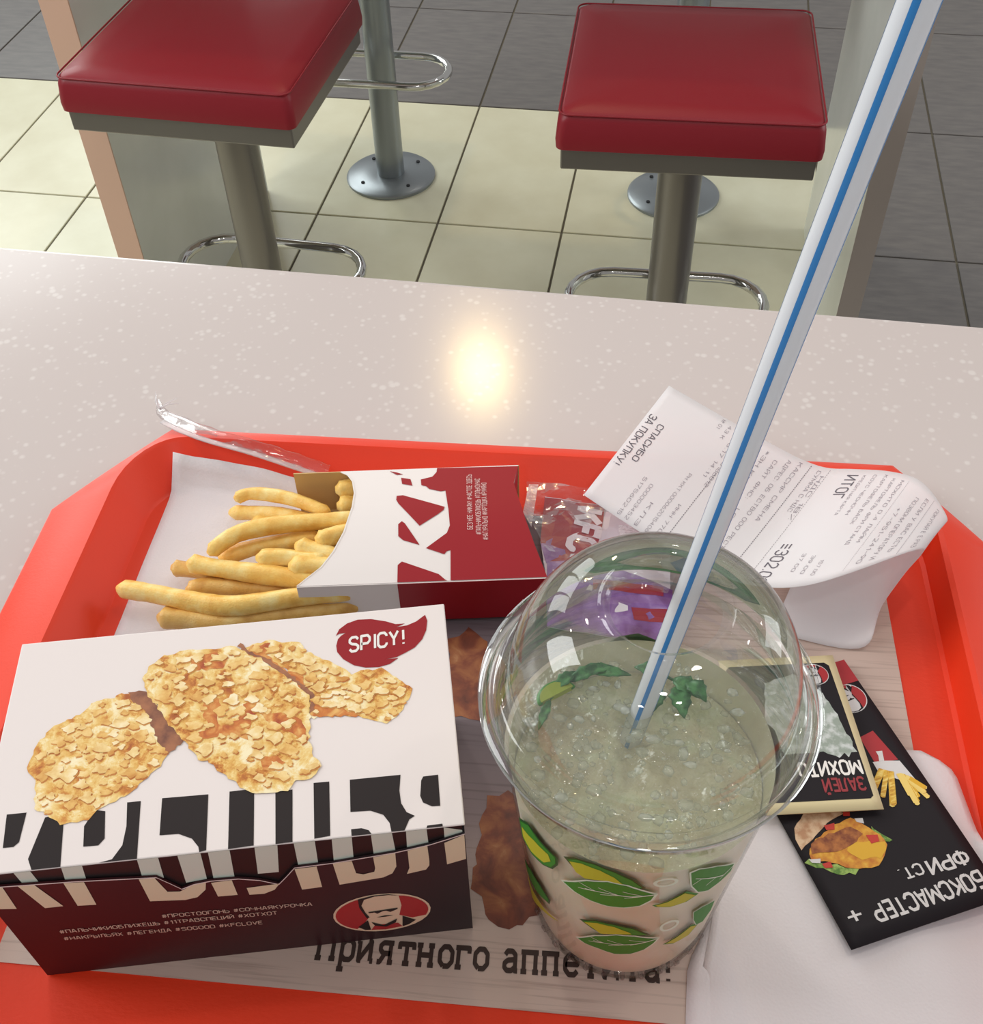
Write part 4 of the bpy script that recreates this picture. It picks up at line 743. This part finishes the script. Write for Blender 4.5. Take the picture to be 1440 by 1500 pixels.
FL = ['pale upper french fry nearest the tray rim', 'short blunt fry just below the uppermost one', 'bright bent fry lying on top across the middle of the pile', 'pale fry under the bright bent one',
      'brown-tipped short fry sticking out low at the middle of the pile', 'thick fry with a rounded pale tip beside the brown-tipped one', 'broken fry stub with a ragged pale end', 'short thick fry just inside the carton mouth, under the angular one',
      'angular fry chunk against the curved carton mouth', 'stubby fry at the carton mouth above the longest fry', 'longest french fry reaching furthest out over the napkin', 'thick fry nearest the chicken box',
      'brown-spotted fry lying behind the longest one', 'fry end peeking out at the top of the carton mouth', 'fry end under the one at the top of the carton mouth', 'thin fry hidden under the bright bent one', 'fry mostly buried under the longest one in the carton', 'fry buried in the middle of the pile']
c, s = math.cos(CA_ANG), math.sin(CA_ANG)
for i, (pts, rad) in enumerate(DATA['fries']):
    loc = Vector((CA_LOC[0]+(pts[0][0]*c-pts[0][1]*s)*0.001, CA_LOC[1]+(pts[0][0]*s+pts[0][1]*c)*0.001, ZB+pts[0][2]*0.001))
    path = []
    for x, y, z in pts:
        path.append(Vector(((x-pts[0][0])*c-(y-pts[0][1])*s, (x-pts[0][0])*s+(y-pts[0][1])*c, z-pts[0][2]))*0.001)
    o = add('french_fry', fry_mesh(path, rad*0.001*1.22, 40+i), MATS['fry_brown' if i in (4, 12, 11, 16) else 'fry'], None, loc, smooth=True)
    tag(o, FL[i], 'french fry', 'french fries in the carton')

# ------------------------------------------------------------------ drink cup
CUP = (0.00734, 0.17561); CH = ZB+0.0007
cup = thing('drink_cup', 'clear plastic cup with green lime and leaf print under a dome lid', 'cup', (*CUP, CH))
def rc_(z): return 0.0305+0.0110*(z-0.0)/0.125
prof = [(0.0, 0.0030), (0.024, 0.0030), (0.0262, 0.0010), (0.0285, 0.0003), (0.0302, 0.0016), (0.0306, 0.0040)]
prof += [(rc_(z), z) for z in (0.010, 0.03, 0.06, 0.09, 0.112)] + [(0.0411, 0.1135), (0.0417, 0.1150), (0.0420, 0.1215), (0.0432, 0.1228), (0.0436, 0.1238), (0.0430, 0.1246)]
add('cup_wall', MB().lathe(prof, 72), MATS['clear_cup'], cup, smooth=True, auto=35)
# pressed feet round the bottom edge
mb = MB()
for k in range(30):
    a0 = 2*math.pi*k/30
    mb.tube([(0.0304*math.cos(a0)*f, 0.0304*math.sin(a0)*f, z) for f, z in ((0.90, 0.0014), (0.985, 0.0012), (1.012, 0.0045))], 0.0008, 6)
ft = add('pressed_feet', mb, MATS['clear_film'], cup, smooth=True); ft['kind'] = 'stuff'
# print on the wall
def cw(l):
    def f(a, z):
        r = rc_(z)+l; return (r*math.cos(R(a)), r*math.sin(R(a)), z)
    return f
CP = {k: [(a, z*0.001) for a, z in v] for k, v in DATA['cup'].items()}
def cprint(name, key, l, m): return sheet(name, [CP[key]], cw(l), MATS[m], cup, du=4)
def shrink(p, f):
    cx = sum(a for a, _ in p)/len(p); cz = sum(z for _, z in p)/len(p)
    return [(cx+(a-cx)*f, cz+(z-cz)*f) for a, z in p]
for key in ('lime1', 'lime2', 'lime5', 'lime6'):
    lp = cprint('lime_print', key, 0.0002, 'leaf_dark')
    lp.name = 'lime_print'
    sheet('lime_print', [shrink(CP[key], 0.9)], cw(0.00028), MATS['leaf_green'], cup, du=4)
    cprint('lime_print', key+'_in', 0.00036, 'lime_yellow')
for key in ('lime3', 'lime4'):
    cprint('lime_print', key, 0.0002, 'leaf_green')
    sheet('lime_print', [shrink(CP[key], 0.86)], cw(0.00030), MATS['lime_yellow'], cup, du=4)
for key in ('leaf1', 'leaf2', 'leaf3', 'leaf4'):
    cprint('leaf_print', key, 0.00034, 'leaf_white')
    sheet('leaf_print', [shrink(CP[key], 0.93)], cw(0.00042), MATS['leaf_green'], cup, du=4)
for key in ('vein1', 'vein2', 'vein3'):
    v = CP[key]; q = []
    def seg(a, b, w):
        da, dz = b[0]-a[0], b[1]-a[1]; k = 0.00068; ln = math.hypot(da*k, dz) or 1
        nx, nz = -dz/ln/k*w, da*k/ln*w
        q.append([(a[0]-nx, a[1]-nz), (b[0]-nx, b[1]-nz), (b[0]+nx, b[1]+nz), (a[0]+nx, a[1]+nz)])
    for i in range(len(v)-1): seg(v[i], v[i+1], 0.00032-0.00006*i)
    for i in range(len(v)-1):
        m_ = ((v[i][0]+v[i+1][0])/2, (v[i][1]+v[i+1][1])/2)
        if key != 'vein3':
            seg(m_, (m_[0]-9, m_[1]+0.0016-0.0012*i*0), 0.00015); seg(m_, (m_[0]-8, m_[1]-0.0030), 0.00015)
        else: seg(m_, (m_[0]-4, m_[1]-0.003), 0.00015)
    sheet('leaf_vein', q, cw(0.00052), MATS['leaf_white'], cup, du=4)
for key in ('ring1', 'ring2'):
    p = CP[key]; c0 = p[0]; da = abs(p[2][0]-p[1][0])/2; dz = abs(p[4][1]-p[3][1])/2
    o_ = ellipse(0, 0, 1, 1, 24); q = []
    for i in range(24):
        a, b = o_[i], o_[(i+1) % 24]
        q.append([(c0[0]+x*da*f, c0[1]+y*dz*f) for (x, y), f in ((a, 1), (b, 1), (b, 0.72), (a, 0.72))])
    sheet('bubble_print', [], cw(0.0002), MATS['leaf_white'], cup, raw=q)
# the same motif goes on round the far side of the cup
for turn in (112, 200):
    for key, m1 in (('lime1', 'leaf_dark'), ('leaf1', 'leaf_green'), ('lime2', 'leaf_dark'), ('leaf2', 'leaf_green')):
        sheet('leaf_print' if key[1] == 'e' else 'lime_print', [[(a+turn, z) for a, z in CP[key]]], cw(0.0003 if key[1] == 'i' else 0.0004), MATS[m1], cup, du=4)
# dome lid
sh = lambda z: 0.0013*max(0.0, (z-0.127)/0.034)
dp = [(0.0441, 0.1190), (0.0446, 0.1200), (0.0452, 0.1240), (0.04615, 0.1245), (0.04615, 0.1249), (0.0449, 0.1254), (0.0443, 0.1262), (0.0442, 0.1278), (0.0437, 0.1287), (0.0430, 0.1284), (0.0426, 0.1270), (0.0421, 0.1262), (0.0416, 0.1270), (0.0412, 0.1290), (0.0405, 0.1300), (0.0396, 0.1302), (0.0388, 0.1296), (0.0386, 0.1310)]
for i in range(1, 15):
    t = i/14*math.pi/2; dp.append((0.0172+(0.0386-0.0172)*math.cos(t), 0.1305+0.0320*math.sin(t)))
dp += [(0.0166, 0.1627), (0.0162, 0.1634), (0.0155, 0.1634), (0.0150, 0.1624), (0.0142, 0.1620), (0.0138, 0.1612)]
add('dome_lid', MB().lathe(dp, 96, shear=sh), MATS['clear_lid'], cup, smooth=True, auto=60)
# lemonade inside the cup
LV = 0.0975
drink = thing('lemonade', 'cloudy pale green iced lemonade filling the clear cup', 'drink', (*CUP, CH))
pr = [(0.0, 0.0040), (0.0235, 0.0040), (0.0290, 0.0042)] + [(rc_(z)-0.0009, z) for z in (0.012, 0.04, 0.07, 0.09, LV-0.001)]
add('liquid_body', MB().lathe(pr, 64), MATS['lemonade_side'], drink, smooth=True, auto=40)
def surf(s, q):
    r = (rc_(LV)-0.0009)*s; a = 2*math.pi*q
    x, y = r*math.cos(a), r*math.sin(a)
    z = LV-0.001+ (0.0024*noise.noise(Vector((x*120, y*120, 3)))+0.0014*noise.noise(Vector((x*260, y*260, 7))))*min(1, (1-s)*6)
    z += 0.0012*min(1.0, (1-s)*8)
    return (x, y, z)
add('liquid_surface', MB().grid(28, 80, surf), MATS['liquid_top'], drink, smooth=True)
DL = 0.0815                 # the cloudy ice bed below the clear top layer
def bed(s, q):
    r = (rc_(DL)-0.0012)*s; a = 2*math.pi*q; x, y = r*math.cos(a), r*math.sin(a)
    return (x, y, DL+(0.0040*noise.noise(Vector((x*110, y*110, 13)))+0.0022*noise.noise(Vector((x*300, y*300, 17))))*min(1, (1-s)*6))
add('cloudy_ice_bed', MB().grid(28, 80, bed), MATS['lemonade'], drink, smooth=True)
# crushed ice floating in it
mb = MB(); rnd = random.Random(5)
for k in range(260):
    a = rnd.uniform(0, 6.283); r = 0.0335*math.sqrt(rnd.random()); sz = rnd.uniform(0.0004, 0.0022)
    cx, cy, cz = r*math.cos(a), r*math.sin(a), LV+rnd.uniform(-0.0140, 0.0008)
    bm = bmesh.new(); bmesh.ops.create_icosphere(bm, subdivisions=1, radius=1)
    rot = Matrix.Rotation(rnd.uniform(0, 6), 4, Vector((rnd.random(), rnd.random(), rnd.random()+0.1)).normalized())
    sc = Vector((sz*rnd.uniform(0.7, 1.4), sz*rnd.uniform(0.7, 1.3), sz*rnd.uniform(0.4, 0.8)))
    b0 = len(mb.v); bm.verts.index_update()
    for v in bm.verts:
        p = rot @ (v.co*rnd.uniform(0.75, 1.15)); mb.v.append((cx+p.x*sc.x, cy+p.y*sc.y, cz+p.z*sc.z))
    for f in bm.faces: mb.f.append(tuple(b0+v.index for v in f.verts))
    bm.free()
ice = add('crushed_ice', mb, MATS['ice'], drink, smooth=True); ice['kind'] = 'stuff'
# mint sprigs and a piece of lime
def leaf(mb, x, y, z, ln, wd, ang, curl, tilt=0.0):
    c, s = math.cos(R(ang)), math.sin(R(ang)); rings = []
    for i in range(9):
        t = i/8; w = wd*math.sin(math.pi*min(0.98, max(0.03, t))**0.8)*(1+0.12*((i % 2)*2-1)); row = []
        for j in range(5):
            q = (j-2)/2; lx = ln*t; ly = w*q; lz = curl*ln*math.sin(math.pi*t)+0.25*w*abs(q)+tilt*ln*t
            row.append((x+lx*c-ly*s, y+lx*s+ly*c, z+lz))
        rings.append(row)
    mb.loft(rings, closed=False); return mb
def sprig(label, x, y, leaves):
    t = thing('mint_sprig', label, 'mint', (x, y, CH+LV+0.001), 0, 'mint sprigs in the drink')
    for (dx, dy, dz, ln, wd, an, cu, ti) in leaves:
        add('leaf', leaf(MB(), dx, dy, dz, ln, wd, an, cu, ti), MATS['mint'], t, smooth=True, solid=0.0003)
    add('stem', MB().tube([(leaves[0][0], leaves[0][1], 0.0005), (leaves[-1][0], leaves[-1][1], 0.001)], 0.0005, 6), MATS['mint'], t, smooth=True)
    return t
sprig('dark green mint sprig floating beside the straw', 0.0150, 0.1985, [(0, 0, 0.001, 0.010, 0.0030, -35, 0.12, 0.0), (0.001, -0.003, 0.0015, 0.011, 0.0032, -75, 0.1, 0.0), (-0.004, -0.004, 0.001, 0.009, 0.0026, -100, 0.08, 0.0), (0.004, -0.001, 0.0018, 0.009, 0.0028, -50, 0.2, 0.1), (-0.003, 0.001, 0.001, 0.009, 0.0026, 170, 0.1, 0.0)])
sprig('long thin mint sprig curving along the far left wall of the cup', -0.0135, 0.1960, [(0, 0, 0.001, 0.012, 0.0019, 20, 0.1, 0.0), (-0.002, -0.003, 0.001, 0.012, 0.0022, 35, 0.1, 0.0), (0.005, 0.001, 0.001, 0.011, 0.0018, 5, 0.1, 0.0), (-0.006, -0.006, 0.001, 0.009, 0.0020, 50, 0.1, 0.0), (-0.007, -0.010, 0.0005, 0.011, 0.0014, -100, 0.05, 0.0)])
lm = thing('lime_piece', 'small yellow-green piece of lime floating by the long mint sprig', 'lime', (-0.0185, 0.1875, CH+LV+0.0006))
add('flesh', MB().prism(ellipse(0, 0, 0.0055, 0.0042, 18, 0, 180, 40), 0, 0.0022), MATS['lime_flesh'], lm, bev=0.0005)
add('rind', MB().tube([(x, y, 0.0011) for x, y in ellipse(0, 0, 0.0057, 0.0044, 18, 0, 180, 40)], 0.0008, 6), MATS['leaf_green'], lm, smooth=True)
# straw
A = Vector((0.01359, 0.18574, ZT+0.1567)); B = Vector((0.03334, 0.18098, ZT+0.3117)); d = (B-A)/(0.155)
p0 = A - d*0.0800; p1 = B + d*0.030
straw = thing('drinking_straw', 'white drinking straw with blue stripes standing in the lidded cup', 'straw', tuple(p0))
SR = 0.00325; ln = (p1-p0).length
ax = (p1-p0).normalized(); e1 = ax.cross(Vector((0, 0, 1))).normalized(); e2 = ax.cross(e1)
def cyl(r, t): return e1*(r*math.cos(t))+e2*(r*math.sin(t))
n = 40
add('tube', MB().loft([[p+cyl(r, 2*math.pi*j/n) for j in range(n)] for p, r in ((Vector(), SR-0.0003), (Vector(), SR), (ax*ln, SR), (ax*ln, SR-0.0003), (Vector(), SR-0.0003))], True), MATS['straw_white'], straw, smooth=True, auto=40)
view = (Vector((0, 0, 1.505))-(A+B)/2); view -= ax*view.dot(ax); view.normalize()
t0 = math.atan2(view.dot(e2), view.dot(e1))
for k in range(4):
    tc_ = t0 + R(-10) + k*math.pi/2
    add('stripe', MB().loft([[p+cyl(SR+0.00006, tc_+R(11)*(j/4-1)+R(4.5)) for j in range(9)] for p in (Vector(), ax*ln)], False), MATS['straw_blue'], straw, smooth=True)
# ------------------------------------------------------------------ food coupons
def coupon(name, label, org, u0, u1, v0, v1, zn, zf, m):
    t = thing(name, label, 'coupon', (org[0], org[1], ZB), R(org[2]))
    ca, sa_ = math.cos(R(org[2])), math.sin(R(org[2])); ct, st = math.cos(TA), math.sin(TA)
    def fz(u, v):       # lies on the napkin; bends up where the tray wall begins

        return zf+(zn-zf)*(v-v0)/(v1-v0)
    mb = MB().grid(12, 16, lambda s, q: (u0+(u1-u0)*s, v0+(v1-v0)*q, fz(u0+(u1-u0)*s, v0+(v1-v0)*q)+0.0004*math.sin(math.pi*q)))
    o = add('card', mb, m, t, smooth=True, solid=0.0005)
    return t, o, (lambda l: (lambda u, v: (u, v, fz(u, v)+0.0004*math.sin(math.pi*(v-v0)/(v1-v0))+0.00025+l)))
def cl(p, u0, u1, v0, v1): return [(min(u1, max(u0, x)), min(v1, max(v0, y))) for x, y in p]
c1, cc, f1 = coupon('food_coupon', 'long black food coupon with wrap and fries picture lying on the napkin', DATA['card_origin'], -0.0086, 0.0498, -0.1072, 0, 0.0086, 0.0034, MATS['black_card'])
K = {k: mm(v) for k, v in DATA['card'].items()}
B1 = (-0.0086, 0.0498, -0.1072, 0)
def pr(nm, key, l, m, jg=0): sheet(nm, [cl(jag(K[key], 0.002, jg) if jg else K[key], *B1)], f1(l), MATS[m], cc, dv=0.02)
sheet('red_strip', [[(-0.0086, -0.1072), (0.0498, -0.1072), (0.0498, -0.0960), (-0.0086, -0.0960)]], f1(0.00012), MATS['card_red'], cc, dv=0.02)
pr('carton_picture', 'red', 0.0001, 'card_red'); pr('carton_picture', 'white', 0.00014, 'card_white'); pr('carton_letter', 'K', 0.0002, 'card_white')
fz_ = K['fries']; a_, b_ = Vector(fz_[1]), Vector(fz_[4]); tips = fz_[5:]
for k in range(30):
    t = random.random(); p_ = a_.lerp(b_, t); j = (len(tips)-1)*(1-t)*0.999; i = int(j); q_ = Vector(tips[i]).lerp(Vector(tips[i+1]), j-i)
    d_ = q_-p_; q_ = p_+d_*random.uniform(0.55, 1.0); d_.normalize(); n_ = Vector((-d_.y, d_.x))*0.0009; p_ -= d_*0.002
    sheet('fries_picture', [cl([tuple(p_-n_), tuple(q_-n_), tuple(q_+d_*0.0004), tuple(q_+n_), tuple(p_+n_)], *B1)], f1(0.0002+0.000006*k), MATS[('cheese_yellow', 'fries_print', 'fries_light')[k % 3]], cc)
pr('wrap_picture', 'let1', 0.00012, 'lettuce_green', 0.0007); pr('wrap_picture', 'let2', 0.00014, 'lettuce_green', 0.0004); pr('wrap_picture', 'tort', 0.00018, 'tortilla_print', 0.0003)
pr('wrap_picture', 'gold', 0.00022, 'filling_gold', 0.0004); pr('wrap_picture', 'yellow', 0.00027, 'cheese_yellow', 0.0004); pr('wrap_picture', 'brown', 0.00032, 'filling_brown', 0.0005)
for k in ('tom1', 'tom2', 'tom3', 'tom4'): pr('wrap_picture', k, 0.00037, 'tomato_red', 0.0003)
for k in ('cream', 'cream2'): pr('wrap_picture', k, 0.00035, 'card_white', 0.0004)
q = line('БОКСМАСТЕР', -0.0052, -0.0112, 0.0362, -0.0114, 0.0057, 1.15)+line('+', 0.0405, -0.0128, 0.0455, -0.0128, 0.0057, 0.8)
q += line('ФРИ', -0.0048, -0.0196, 0.0098, -0.0199, 0.0050, 1.15)+line('СТ.', 0.0124, -0.0199, 0.0204, -0.0200, 0.0038, 1.05)
sheet('lettering', [], f1(0.00012), MATS['card_white'], cc, raw=q)
e = K['emb'][0]
emblem(cc, e[0], e[1], 0.0070, 0.0070, lambda u, v, l: f1(l)(u, v), 0.00008, MATS['card_white'], MATS['emblem_red'], MATS['black_card'])
c2, cc2, f2 = coupon('food_coupon', 'small black drink coupon with cream border lying on the long coupon', DATA['card2_origin'], -0.0002, 0.046, -0.0704, 0, 0.0103, 0.0062, MATS['cream_border'])
sheet('black_field', [ [(x+0.0005, y) for x, y in [(0.0015, -0.0056), (0.0028, -0.0045), (0.042, -0.0045), (0.0435, -0.0056), (0.0435, -0.0652), (0.042, -0.0668), (0.0038, -0.0668), (0.0022, -0.0652)]] ], f2(0.00008), MATS['black_card'], cc2, dv=0.02)
sp = mm(DATA['card2']['splash']); sp = sp[:13]+[(0.030, -0.024), (0.034, -0.040), (0.030, -0.058), (0.018, -0.062)]
sheet('splash_picture', [jag([(max(0.003, x), y) for x, y in sp], 0.002, 0.0004)], f2(0.00014), MATS['splash_print'], cc2, dv=0.02)
sheet('lettering', [], f2(0.0002), MATS['white_card_print'], cc2, raw=line('МОХИТО', 0.0034, -0.0206, 0.0262, -0.0203, 0.0056, 1.2))
sheet('red_lettering', [], f2(0.0002), MATS['dull_red_ink'], cc2, raw=line('ЗАЛЕЙ', 0.0038, -0.0132, 0.0188, -0.0131, 0.0050, 1.2))
emblem(cc2, 0.0098, -0.0610, 0.0058, 0.0053, lambda u, v, l: f2(l)(u, v), 0.00016, MATS['card_white'], MATS['emblem_red'], MATS['black_card'])

# ------------------------------------------------------------------ till receipt
rec = thing('till_receipt', 'long curled white till receipt lying over the tray rim', 'receipt', (0.05, 0.33, ZT))
off = Vector((0.05, 0.33, 0))
F_ = catmull([Vector(p)*0.001-off for p in DATA['receipt_far']], 8)
N_ = catmull([Vector(p)*0.001-off for p in DATA['receipt_near']], 8)
for P in (F_, N_):
    for _ in range(3):
        Q = [p.copy() for p in P]
        for i in range(1, len(P)-1): P[i] = (Q[i-1]+Q[i]*2+Q[i+1])/4
NR = len(F_)-1
def rsurf(s, t):           # s in far-edge indices (0..10), t across 0 far .. 1 near
    k = max(0.0, min(NR-1e-6, s*8)); i = int(k); f = k-i
    a = F_[i].lerp(F_[i+1], f); b = N_[i].lerp(N_[i+1], f)
    p = a.lerp(b, t)
    p.z += 0.0012*math.sin(math.pi*t)*math.sin(s*2.1)
    return p
def rtop(l):
    def f(s, t):
        p = rsurf(s, t); ds = rsurf(s+0.05, t)-p; dt = rsurf(s, min(1, t+0.02))-rsurf(s, min(1, t+0.02)-0.02)
        nn = dt.cross(ds); nn.normalize()
        if nn.z < 0: nn = -nn
        return p+nn*l
    return f
mb = MB().grid(NR, 14, lambda s, q: rsurf(s*NR/8, q))
sh_ = add('paper_strip', mb, MATS['receipt_paper'], rec, smooth=True, solid=0.00012)
def slen(s): return (rsurf(s+0.1, 0.3)-rsurf(s-0.1, 0.3)).length/0.2   # metres per unit of s
def rline(txt, s, t0, t1, cap, weight=0.8):
    q, w = strokes(txt, cap, 1.0, weight, gap=1.6); SL = slen(s)
    return [[(s+y/SL, t0+(t1-t0)*x/w) for x, y in p] for p in q]
def rule(s, t0, t1, n, th=0.012):
    return [[(s, t0+(t1-t0)*i/n), (s, t0+(t1-t0)*(i+0.62)/n), (s+th, t0+(t1-t0)*(i+0.62)/n), (s+th, t0+(t1-t0)*i/n)] for i in range(n)]
q = rline('СПАСИБО', 0.26, 0.30, 0.62, 0.0028)+rline('ЗА ПОКУПКУ!', 0.06, 0.26, 0.70, 0.0028)+rline('ИТОГ', 2.98, 0.06, 0.27, 0.0050, 0.7)+rline('≡302.00', 2.62, 0.66, 0.98, 0.0050, 0.7)
q += rule(2.02, 0.02, 0.98, 60)+rule(2.42, 0.02, 0.98, 52, 0.008)+rule(1.12, 0.4, 0.98, 34, 0.008)
sheet('lettering', [], rtop(0.00016), MATS['receipt_ink'], rec, raw=q, flip=-1)['kind'] = 'stuff'
q = []
for s, t0, t1, x in ((0.80, 0.02, 0.10, '№ 01'), (0.90, 0.04, 0.16, '43 К'), (1.02, 0.02, 0.46, '21.06.17 14:11'), (1.10, 0.10, 0.52, '0000000186812'), (0.52, 0.68, 0.98, '517560215'), (0.62, 0.70, 0.98, '000003452'), (0.74, 0.76, 0.98, 'ЭКЛЗ'),
                     (0.88, 0.50, 0.98, 'РН ККТ:000062015406'), (1.00, 0.72, 0.98, 'ИНН 7702'), (1.42, 0.06, 0.40, '*ЗН ККТ'), (1.56, 0.10, 0.98, 'САЙТ ФНС: NALOG.RU 7. ДОМ'), (1.70, 0.05, 0.98, 'АДРЕС: ОБЩЕСТВО ООО РЕСТОРАН'), (1.84, 0.03, 0.55, 'КАССИР СМЕНА'),
                     (2.18, 0.04, 0.40, 'СУММА С НДС'), (2.30, 0.08, 0.46, 'НДС 18%'), (3.42, 0.06, 0.42, 'КРЕДИТНАЯ КАРТА'), (3.72, 0.05, 0.42, 'СОУС ЧЕСНОЧН'), (4.02, 0.04, 0.50, 'КАРТОФЕЛЬ БАСК'), (4.28, 0.06, 0.68, 'КАРТОФЕЛЬ ФРИ СТАНД'), (4.52, 0.06, 0.66, 'МОХИТО 0,4 ЛАЙМ'),
                     (3.36, 0.74, 0.88, '37.00'), (3.64, 0.76, 0.90, '39.00'), (3.94, 0.80, 0.92, '157.00'), (4.90, 0.30, 0.9, '+7-951-241-90'), (5.12, 0.15, 0.9, 'ПОЗВОНИ ОПЕРАТОРУ И'), (5.34, 0.1, 0.85, 'ЕСЛИ У ВАС ЕСТЬ'), (5.70, 0.1, 0.9, 'ПОКУПАЙ ЕЩЕ РАЗ')):
    q += rline(x, s, t0, t1, 0.0016 if s < 3.2 else 0.0013, 0.6)
q += rule(4.72, 0.05, 0.95, 60, 0.008)+rule(5.52, 0.05, 0.95, 50, 0.010)
sheet('small_print', [], rtop(0.00016), MATS['faded_ink'], rec, raw=q, flip=-1)['kind'] = 'stuff'

# ------------------------------------------------------------------ wipe sachet in clear bag
so = DATA['sachet_origin']
sa = thing('wipe_sachet', 'red and violet wet wipe sachet in a clear bag behind the dome lid', 'sachet', (so[0], so[1], ZB+0.0022), R(so[2]))
outl = [(0.0005, 0.0), (0.0585, -0.001), (0.0660, -0.074), (0.0150, -0.074), (0.0105, -0.050), (0.0035, -0.028)]
def sz(u, v): return 0.0022+0.0028*math.sin(math.pi*min(1, max(0, u/0.064)))*math.sin(math.pi*min(1, max(0, -v/0.076)))+0.0004*math.sin(u*300+v*200)
sf = lambda l: (lambda u, v: (u, v, sz(u, v)+l))
pk = sheet('pouch', [outl], sf(0), MATS['white_wrapper'], sa, du=0.008, dv=0.008)
md = pk.modifiers.new('Solidify', 'SOLIDIFY'); md.thickness = 0.0002; md.offset = 0
sheet('red_print', [[(0.0005, -0.0005), (0.0285, -0.0008), (0.0295, -0.020), (0.0275, -0.040), (0.0085, -0.040), (0.0035, -0.028)]], sf(0.0003), MATS['red_wrapper'], pk, du=0.008, dv=0.008)
sheet('violet_print', [[(0.0088, -0.040), (0.0275, -0.036), (0.0640, -0.044), (0.0660, -0.074), (0.0150, -0.074), (0.0105, -0.050)], [(0.004, -0.030), (0.012, -0.022), (0.016, -0.034), (0.0086, -0.041)]], sf(0.00036), MATS['violet_wrapper'], pk, du=0.008, dv=0.008)
sheet('red_print', [[(0.030, -0.047), (0.060, -0.044), (0.0605, -0.049), (0.031, -0.052)], [(0.048, -0.058), (0.064, -0.055), (0.065, -0.062), (0.050, -0.064)]], sf(0.00042), MATS['red_wrapper'], pk, du=0.008, dv=0.008)
x0 = 0.0045
for ch in 'KFC':
    q, w = strokes(ch, 0.0115, 0.95, 1.7, 0.18)
    sheet('letter', [], sf(0.00048), MATS['white_wrapper'], pk, raw=[[(0.0165+y, -x0-x) for x, y in p] for p in q]); x0 += w+0.0026
S = {k: mm(v) for k, v in DATA['sachet'].items()}
def bagz(u, v): return 0.0072+0.0012*noise.noise(Vector((u*90, v*90, 2)))+0.0008*math.sin(u*260+v*120)
bag = sheet('clear_bag', [[(-0.009, 0.0045), (0.044, 0.0045), (0.072, -0.011), (0.068, -0.024), (0.062, -0.050), (0.010, -0.052), (0.004, -0.030), (-0.005, -0.016)]], lambda u, v: (u, v, bagz(u, v)), MATS['clear_film'], sa, du=0.003, dv=0.003)
sheet('sealed_edge', [S['seal1']], lambda u, v: (u, v, bagz(u, v)+0.0006), MATS['film_seal'], bag, du=0.002, dv=0.002)
sheet('sealed_edge', [S['seal2']], lambda u, v: (u, v, bagz(u, v)+0.0010), MATS['film_seal'], bag, du=0.002, dv=0.002)

# ------------------------------------------------------------------ clear straw wrapper at the far left corner
tb = thing('straw_wrapper', 'torn clear film straw wrapper lying across the far left tray corner', 'wrapper', tuple(Vector(DATA['tube'][0])*0.001+Vector((0, 0, ZT))))
o0 = Vector(DATA['tube'][0])*0.001
P = catmull([Vector(p)*0.001-o0 for p in DATA['tube']], 6)
rd = [0.0004+0.0042*min(1, i/9) for i in range(len(P))]
def flat_(c, s, i): return c*(1+0.08*math.sin(i*1.7)), s*(0.35+0.12*math.sin(i*2.3))
add('film_tube', MB().tube(P, rd, 16, caps=False, shape=flat_), MATS['clear_film'], tb, smooth=True)
rb = [p+Vector((-0.0025, -0.0034, 0.0005)) for p in P[7:]]
add('film_crease', MB().tube(rb, 0.0012, 6, shape=lambda c, s, i: (c*1.3, s*0.4)), MATS['film_seal'], tb, smooth=True)
for k, (dx, dy, dz) in enumerate(((-0.007, 0.012, 0.0), (0.009, 0.003, 0.002), (0.006, 0.008, 0.001), (-0.003, 0.006, 0.004))):
    add('torn_shred', MB().tube(catmull([P[4], P[4]+Vector((dx*0.5, dy*0.3, dz+0.001)), P[4]+Vector((dx, dy, dz))], 4), [0.0006-0.00005*i for i in range(9)], 6), MATS['film_seal'], tb, smooth=True)
